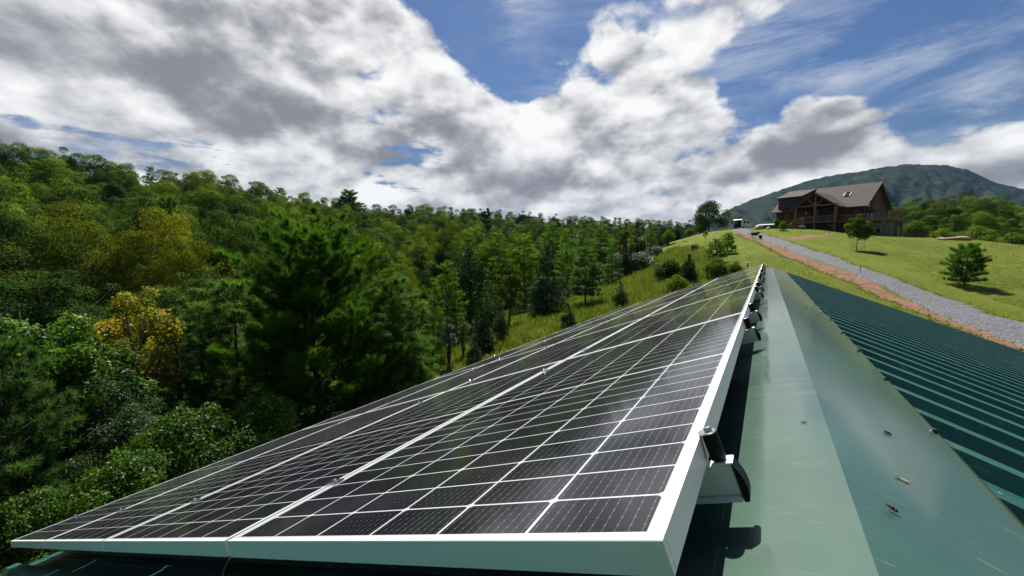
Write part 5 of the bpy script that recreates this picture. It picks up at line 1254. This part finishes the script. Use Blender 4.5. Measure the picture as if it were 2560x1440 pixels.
    mb = MB(); hbox(mb, 3.95, 10.75, 5.05, 8.75, 5.06, 5.32); hbox(mb, 1.4, 3.90, 5.05, 6.1, 5.06, 5.30); mb.build('porch_floor', M['deck_timber'], t)
    def railing(a, b, z0, name='railing', mat='deck_timber', gap=0.13):
        m2 = MB(); a = np.array(a, float); b = np.array(b, float); L = np.linalg.norm(b - a)
        for z in (z0 + 0.12, z0 + 0.95): hbeam(m2, (*a, z), (*b, z), 0.07, 0.09)
        for k in range(1, int(L / gap)):
            q = a + (b - a) * k / int(L / gap); hbeam(m2, (*q, z0 + 0.16), (*q, z0 + 0.91), 0.04)
        m2.build(name, M[mat], t)
    railing((4.44, 8.5), (7.21, 8.5), 5.32, mat='porch_timber'); railing((7.49, 8.5), (10.31, 8.5), 5.32, mat='porch_timber'); railing((10.45, 8.3), (10.45, 5.3), 5.32, mat='porch_timber')
    # door and windows at the back of the porch
    window(5.0, 6.6, 5.45, 7.4, 5.14, 2); window(8.0, 9.8, 5.4, 7.5, 5.14, 2); window(2.0, 3.2, 5.9, 7.2, 5.14, 2)
    mb = MB(); q = H(9.55, 6.6, 6.95); mb.lathe([(0.02, 0.35), (0.12, 0.28), (0.14, 0.05), (0.10, -0.12), (0.03, -0.16)], q, 10); lp = mb.build('hanging_lantern', M['white_trim'], t)
    # deck at the right end
    mb = MB(); hbox(mb, -3.0, 1.45, 2.6, 8.0, 5.00, 5.28); hbox(mb, 1.2, 3.90, 6.15, 8.0, 5.00, 5.28); mb.build('deck_floor', M['deck_timber'], t)
    railing((3.9, 7.92), (-2.92, 7.92), 5.28); railing((-2.92, 7.8), (-2.92, 2.7), 5.28)
    for s, n in ((-2.85, 7.8), (-2.85, 5.2), (-2.85, 2.8), (1.0, 7.8)):
        pm = MB(); hbox(pm, s - 0.11, s + 0.11, n - 0.11, n + 0.11, 0.8, 4.99 ); hbox(pm, s - 0.07, s + 0.07, n - 0.07, n + 0.07, 5.29, 6.35); pm.build('deck_post', M['deck_timber'], t)
    mb = MB(); hbox(mb, -2.55, -2.10, 3.0, 7.4, 0.8, 4.6); hbox(mb, -2.08, -1.5, 6.9, 7.4, 0.8, 4.98); mb.build('stone_pier', M['stone'], t)
    mb = MB(); hbox(mb, 0.9, 1.5, 2.6, 6.2, 0.8, 4.98); mb.build('stone_pier', M['stone'], t)
    # right gable: awning, door, window, lamp
    mb = MB(); mb.prism([H(1.40, 4.7, 7.25), H(0.25, 4.7, 6.85), H(0.25, 4.7, 6.72), H(1.40, 4.7, 7.10)], H(0, 1.2, 0) - H(0, 4.7, 0)); mb.build('awning', M['shingle'], t)
    for n0, n1 in ((3.6, 4.5), (1.6, 2.9)):
        f = MB(); hbox(f, 1.32, 1.42, n0, n1, 5.3, 6.75); w = f.build('door', M['dark_timber'], t); g = MB(); hbox(g, 1.27, 1.315, n0 + 0.1, n1 - 0.1, 5.45, 6.65); g.build('pane', M['pane'], w)
    mb = MB(); mb.lathe([(0.09, 0.0), (0.14, 0.12), (0.14, 0.55), (0.05, 0.68)], H(1.15, 4.4, 7.55), 10); mb.build('wall_lantern', M['white_trim'], t)
log_house()


# ------------------------------------------------------------------ vehicles and things round the house
def wheel_pair(parent, mats, R, w, spots, axis='y'):
    tm = MB(); prof = [(R * 0.62, -w / 2), (R * 0.95, -w / 2), (R, -w * 0.35), (R, w * 0.35), (R * 0.95, w / 2), (R * 0.62, w / 2)]; tm.lathe(prof, n=24); tm.v = [(x, z, y) for x, y, z in tm.v]
    rm = MB(); rm.lathe([(0.05, -w * 0.3), (R * 0.6, -w * 0.32), (R * 0.615, w * 0.40), (R * 0.45, w * 0.30), (0.06, w * 0.34)], n=18); rm.v = [(x, z, y) for x, y, z in rm.v]
    tme, rme = tm.mesh('tyre', mats[0], 0, False), rm.mesh('rim', mats[1])
    for (x, y, z) in spots:
        wh = add('wheel', tme, parent, loc=(x, y, z)); add('rim', rme, wh)


def van():
    M['van_paint'] = simple('white_van_paint', (0.72, 0.73, 0.74), 0.3, 0, 0.04); M['tyre'] = simple('tyre_rubber', (0.012, 0.012, 0.012), 0.8)
    M['dark_inside'] = simple('dark_interior', (0.016, 0.014, 0.013), 0.8); M['red_lens'] = simple('red_lens', (0.35, 0.01, 0.01), 0.25)
    p = stand(1838, 100); L, W, Hh = 5.6, 1.95, 2.3
    # x forward, rear end at x = 0; the rear faces the camera and the right flank shows a little
    d = lat_dep(1838, 100) - CAM[:2]; ang = math.atan2(d[1], d[0]) - math.radians(24)
    t = thing('van', 'white cargo van with its rear doors open parked at the top of the drive', 'van', p, (0, 0, ang))
    b = MB(); prof = [(0, 0.35), (0, 2.15), (0.12, 2.28), (3.9, 2.28), (4.45, 1.45), (5.4, 1.15), (5.6, 0.9), (5.6, 0.35)]
    w = W / 2
    for y0, y1 in ((-w, -w + 0.06), (w - 0.06, w)): b.prism([(x, y0, z) for x, z in prof], (0, y1 - y0, 0))
    b.prism([(0, -w + 0.061, 2.20), (0.12, -w + 0.061, 2.279), (3.9, -w + 0.061, 2.279), (3.9, -w + 0.061, 2.20)], (0, W - 0.122, 0))
    b.prism([(3.95, -w + 0.061, 2.2), (4.42, -w + 0.061, 1.45), (5.38, -w + 0.061, 1.15), (5.58, -w + 0.061, 0.9), (5.58, -w + 0.061, 0.36), (3.95, -w + 0.061, 0.36)], (0, W - 0.122, 0))
    b.box(0.0, 3.94, -w + 0.061, w - 0.061, 0.36, 0.52); b.box(0.0, 0.08, -w + 0.061, -w + 0.16, 0.52, 2.2); b.box(0.0, 0.08, w - 0.16, w - 0.061, 0.52, 2.2)
    b.build('body', M['van_paint'], t)
    i = MB(); i.box(2.6, 2.65, -w + 0.07, w - 0.07, 0.53, 2.19); i.box(0.6, 1.4, -0.7, -0.2, 0.53, 1.1); i.box(0.5, 1.2, 0.15, 0.7, 0.53, 0.95); i.build('cargo_bay', M['dark_inside'], t)
    for sg in (-1, 1):
        dm = MB(); a = math.radians(100); c, s_ = math.cos(a), math.sin(a)
        pts = [(0.0, sg * w, 0.5), (-0.85 * s_, sg * (w + 0.85 * -c * 0.3 + 0.1), 0.5)]
        q0 = np.array([0.0, sg * w, 0]); q1 = np.array([-0.80, sg * (w + 0.28), 0]); n = np.array([0, sg * 0.05, 0])
        dm.prism([q0 + (0, 0, 0.5), q1 + (0, 0, 0.5), q1 + (0, 0, 2.12), q0 + (0, 0, 2.12)], n); do = dm.build('rear_door', M['van_paint'], t)
        gm = MB(); f = lambda k: q0 + (q1 - q0) * k; gm.prism([f(0.2) + (0, -0.006 * sg, 1.35), f(0.85) + (0, -0.006 * sg, 1.35), f(0.85) + (0, -0.006 * sg, 1.95), f(0.2) + (0, -0.006 * sg, 1.95)], n * 1.25); gm.build('pane', M['pane'], do)
        lm = MB(); lm.box(-0.02, 0.03, sg * (w - 0.02) - 0.05, sg * (w - 0.02) + 0.04, 1.0, 1.35); lm.build('tail_light', M['red_lens'], t)
        gm = MB(); gm.box(1.0, 2.2, sg * (w + 0.004) - 0.006, sg * (w + 0.004) + 0.006, 1.4, 2.0); gm.build('side_window', M['pane'], t); gm = MB(); gm.box(2.9, 3.9, sg * (w + 0.004) - 0.006, sg * (w + 0.004) + 0.006, 1.4, 2.0); gm.build('side_window', M['pane'], t)
    bm_ = MB(); bm_.box(-0.12, 0.0, -w, w, 0.32, 0.52); bm_.build('bumper', M['dark_inside'], t)
    wheel_pair(t, (M['tyre'], M['steel']), 0.36, 0.22, [(1.1, -w + 0.10, 0.33), (1.1, w - 0.10, 0.33), (4.6, -w + 0.10, 0.33), (4.6, w - 0.10, 0.33)])
van()


def wheelbarrow():
    p = on_ground(1887, 597, 50, 75); m = simple('rusty_steel', (0.070, 0.032, 0.024), 0.6, 0.2, 0.4, 12)
    wd = simple('barrow_handle', (0.16, 0.09, 0.05), 0.7)
    t = thing('wheelbarrow', 'dark rusty wheelbarrow standing beside the gravel drive', 'wheelbarrow', p + np.array([0, 0, 0.06]), (0, 0, -0.25)); t.scale = (1.2, 1.2, 1.25)
    b = MB(); o = [(-0.45, -0.36, 0.68), (0.55, -0.36, 0.74), (0.55, 0.36, 0.74), (-0.45, 0.36, 0.68)]; i = [(-0.25, -0.22, 0.36), (0.25, -0.22, 0.36), (0.25, 0.22, 0.36), (-0.25, 0.22, 0.36)]
    b.quad_faces(o + i, [(0, 1, 5, 4), (1, 2, 6, 5), (2, 3, 7, 6), (3, 0, 4, 7), (4, 5, 6, 7)]); tray = b.build('tray', m, t); md = tray.modifiers.new('thick', 'SOLIDIFY'); md.thickness = 0.02
    for sg in (-1, 1):
        h = MB(); h.tube([(0.62, sg * 0.06, 0.20), (-0.1, sg * 0.24, 0.34), (-0.85, sg * 0.30, 0.60)], 0.022, 6); h.build('handle', wd, t)
        l = MB(); l.tube([(-0.15, sg * 0.22, 0.36), (-0.30, sg * 0.24, 0.0), (-0.42, sg * 0.24, 0.42)], 0.018, 6); l.build('leg', m, t)
    wheel_pair(t, (M['tyre'], m), 0.20, 0.09, [(0.62, 0, 0.20)])
wheelbarrow()


def rock(name, label, px, py, dmin, dmax, sx, sy, sz, col, seed, group=None):
    rg = np.random.default_rng(seed); bm = bmesh.new(); bmesh.ops.create_icosphere(bm, subdivisions=3, radius=1)
    k = rg.normal(0, 1, (5, 3))
    for v in bm.verts:
        c = np.array(v.co); f = 1 + 0.10 * sum(math.sin(2.3 * (c @ q) + i) for i, q in enumerate(k)) / 1.5; v.co = Vector(c * f) ; v.co.x *= sx; v.co.y *= sy; v.co.z *= sz
    me = bpy.data.meshes.new(name); bm.to_mesh(me); bm.free()
    p = on_ground(px, py, dmin, dmax); p[2] += sz * 0.45
    o = add(name, me, None, simple(name, col, 0.85, 0, 0.3, 3, 0.5), loc=p, rot=(0, 0, seed)); tag(o, label, 'rock', group); return o


def yard():
    rock('boulder', 'large pale tan boulder on the lawn between the van and the house', 1897, 573, 60, 78, 1.15, 0.6, 0.55, (0.42, 0.30, 0.20), 1)
    rock('boulder', 'small tan boulder nearest the left end of the log house', 1920, 573.5, 60, 78, 0.42, 0.34, 0.32, (0.42, 0.29, 0.17), 2)
    for k, (px, s, lab) in enumerate([(2352, 0.8, 'flat pale rock on the lawn crest nearest the yellow slide'), (2378, 0.9, 'flat pale rock on the lawn crest, middle one of three'), (2405, 1.25, 'long tan rock on the lawn crest, largest of three')]):
        rock('crest_rock', lab, px, 600, 40, 62, s, s * 0.5, 0.26 if k < 2 else 0.40, (0.34, 0.26, 0.18), 5 + k, 'rocks along the crest of the lawn')
    # yellow slide
    p = stand(2325, 61); y = simple('yellow_plastic', (0.62, 0.36, 0.02), 0.4, 0, 0.05)
    t = thing('play_slide', 'small yellow plastic play slide at the crest of the lawn', 'slide', p, (0, 0, -0.5)); t.scale = (0.7, 0.7, 0.7)
    m = MB(); m.prism([(-0.5, -0.3, 0.0), (-0.5, -0.3, 1.15), (-0.25, -0.3, 1.15), (-0.15, -0.3, 0.0)], (0, 0.6, 0)); m.build('ladder', y, t, 0.02)
    m = MB(); m.prism([(-0.24, -0.26, 0.80), (1.3, -0.26, 0.12), (1.3, -0.26, 0.05), (-0.24, -0.26, 0.70)], (0, 0.52, 0)); m.build('chute', y, t)
    for sg in (-1, 1): m = MB(); m.prism([(-0.24, sg * 0.28, 0.95), (1.3, sg * 0.28, 0.26), (1.3, sg * 0.28, 0.05), (-0.24, sg * 0.28, 0.70)], (0, 0.03 * sg, 0)); m.build('side_rail', y, t)
    # low timber stack and bench line right of the deck
    p = stand(2285, 64); m = MB(); rg = np.random.default_rng(4)
    t = thing('picnic_table', 'dark wooden picnic table at the lawn crest right of the deck', 'table', p, (0, 0, 0.35))
    m.box(-1.0, 1.0, -0.40, 0.40, 0.70, 0.75); m.build('tabletop', M['dark_timber'], t)
    for sg in (-1, 1):
        b = MB(); b.box(-1.0, 1.0, sg * 0.75 - 0.13, sg * 0.75 + 0.13, 0.42, 0.46); b.build('bench', M['dark_timber'], t)
        l = MB()
        for q in (-1, 1): l.beam((sg * 0.7, q * 0.70, 0.0), (sg * 0.7, q * 0.22, 0.695), 0.09, 0.05)
        l.beam((sg * 0.7, -0.74, 0.385), (sg * 0.7, 0.74, 0.385), 0.05, 0.07); l.build('leg', M['dark_timber'], t)
    # stakes
    for k, (px, py, hgt, lab) in enumerate([(2074, 590, 0.9, 'pale survey stake on the lawn below the log house porch'), (2150, 682, 0.8, 'thin wooden stake on the dirt verge nearest the barn roof'), (1963, 627, 0.7, 'short wooden stake on the dirt verge nearest the wheelbarrow'), (2000, 583, 0.6, 'short stake on the lawn near the left porch post')]):
        p = on_ground(px, py + 3, 20, 80); m = MB(); m.prism([(-0.02, -0.02, -0.1), (0.02, -0.02, -0.1), (0.02, 0.02, -0.1), (-0.02, 0.02, -0.1)], (0, 0, hgt)); m.prism([(-0.045, -0.02, hgt - 0.28), (0.045, -0.02, hgt - 0.28), (0.045, -0.02, hgt - 0.12), (-0.045, -0.02, hgt - 0.12)], (0, -0.01, 0))
        tag(m.build('stake', simple('stake_wood', (0.40, 0.31, 0.20), 0.8), None, loc=p), lab, 'stake')
    # vent post behind the far end of the roof
    p = stand(1868, 36); g = simple('grey_pipe', (0.12, 0.12, 0.11), 0.6); w = M['white_trim']
    t = thing('vent_post', 'grey pipe post with two white bands behind the far end of the roof', 'post', p)
    hz = z_at(655, 36) - p[2]
    m = MB(); m.tube([(0, 0, -0.2), (0, 0, hz)], 0.075, 14); m.build('pipe', g, t, 0, True)
    for z in (hz - 0.06, hz - 0.52): m = MB(); m.lathe([(0.077, z - 0.05), (0.11, z - 0.04), (0.11, z + 0.03), (0.077, z + 0.05)], n=14); m.build('band', w, t, 0, False)
    # wooden box in the meadow
    p = stand(1734, 58); bw = simple('weathered_wood', (0.16, 0.105, 0.06), 0.85, 0, 0.3)
    t = thing('garden_box', 'weathered wooden box in the tall grass by the bare stemmed tree', 'box', p, (0, 0, 0.9)); t.scale = (0.6, 0.6, 0.8); hz = z_at(610, 58) - p[2]
    for a, b, c, d in ((-0.6, 0.6, -0.4, -0.36), (-0.6, 0.6, 0.36, 0.4), (-0.6, -0.56, -0.359, 0.359), (0.56, 0.6, -0.359, 0.359)): m = MB(); m.box(a, b, c, d, -0.1, max(0.4, hz)); m.build('side_board', bw, t)
    m = MB(); m.box(-0.63, 0.63, -0.43, 0.43, max(0.4, hz) + 0.002, max(0.4, hz) + 0.05); m.build('lid', bw, t)
    # car below the deck
    O = np.array([17.340, 94.846]); A = np.array([-0.89581, 0.44443]); Nn = np.array([-0.44443, -0.89581]); q = O + A * -0.45 + Nn * 4.4
    t = thing('parked_car', 'dark car parked in the shade under the deck of the log house', 'car', (q[0], q[1], tz(*q) + 0.02), (0, 0, math.atan2(-Nn[1], -Nn[0]) + PI))
    paint = simple('dark_car_paint', (0.012, 0.014, 0.018), 0.25)
    m = MB(); m.prism([(-2.1, -0.85, 0.35), (-2.15, -0.85, 0.80), (-1.2, -0.85, 0.92), (1.6, -0.85, 0.95), (2.15, -0.85, 0.80), (2.15, -0.85, 0.35)], (0, 1.7, 0)); m.build('body', paint, t, 0.04)
    m = MB(); m.quad_faces([(-1.2, -0.78, 0.925), (1.7, -0.78, 0.955), (1.7, 0.78, 0.955), (-1.2, 0.78, 0.925), (-0.5, -0.62, 1.42), (1.1, -0.62, 1.45), (1.1, 0.62, 1.45), (-0.5, 0.62, 1.42)], [(4, 5, 6, 7), (0, 1, 5, 4), (1, 2, 6, 5), (2, 3, 7, 6), (3, 0, 4, 7)]); m.build('cabin_glass', M['pane'], t)
    wheel_pair(t, (M['tyre'], M['steel']), 0.32, 0.2, [(-1.3, -0.78, 0.32), (-1.3, 0.78, 0.32), (1.35, -0.78, 0.32), (1.35, 0.78, 0.32)])
    for sg in (-1, 1): m = MB(); m.box(2.14, 2.17, sg * 0.6 - 0.14, sg * 0.6 + 0.14, 0.62, 0.74); m.build('headlight', M['white_trim'], t)
    # porch furniture
    q = O + A * 9.65 + Nn * 7.4; t = thing('porch_chair', 'white garden chair on the left half of the timber porch', 'chair', (q[0], q[1], 5.32 + 0.282), (0, 0, 0.3))
    m = MB(); m.box(-0.27, 0.27, -0.25, 0.25, 0.40, 0.44); m.build('seat', M['white_trim'], t)
    m = MB(); m.prism([(-0.27, 0.22, 0.45), (0.27, 0.22, 0.45), (0.24, 0.34, 1.0), (-0.24, 0.34, 1.0)], (0, 0.03, 0)); m.build('backrest', M['white_trim'], t)
    for a in (-0.24, 0.24):
        for b in (-0.22, 0.22): m = MB(); m.beam((a, b, 0.0), (a, b, 0.399), 0.04); m.build('leg', M['white_trim'], t)
    # shed roof seen beyond the left end of the house
    p = stand(1912, 92); t = thing('metal_shed', 'low shed with a pale blue metal roof behind the left end of the house', 'shed', p, (0, 0, -0.3))
    hz = z_at(561, 92) - p[2]
    m = MB(); m.box(-1.7, 1.7, -1.2, 1.2, -0.5, hz - 0.35); m.build('wall', M['dark_timber'], t)
    m = MB(); m.prism([(-2.0, -1.5, hz - 0.34), (2.0, -1.5, hz - 0.34), (2.0, 1.5, hz + 0.05), (-2.0, 1.5, hz + 0.05)], (0, 0, 0.06)); m.build('roof', simple('pale_metal', (0.42, 0.52, 0.56), 0.4, 0.2), t)
yard()


# ------------------------------------------------------------------ the hazy summer air
def air():
    mb = MB(); mb.box(-1900, 3000, -700, 3300, -30, 330)
    m = bpy.data.materials.new('haze'); m.use_nodes = True; N = NT(m.node_tree); m.node_tree.nodes.clear()
    v = N.node('ShaderNodeVolumePrincipled'); v.inputs['Color'].default_value = (0.24, 0.52, 1.0, 1); v.inputs['Density'].default_value = HAZE; v.inputs['Anisotropy'].default_value = 0.0
    o = N.node('ShaderNodeOutputMaterial'); m.node_tree.links.new(v.outputs[0], o.inputs['Volume'])
    tag(mb.build('haze', m), 'pale blue haze hanging in the air over the valley and mountain', 'haze', kind='stuff')
HAZE = 0.00005
air()
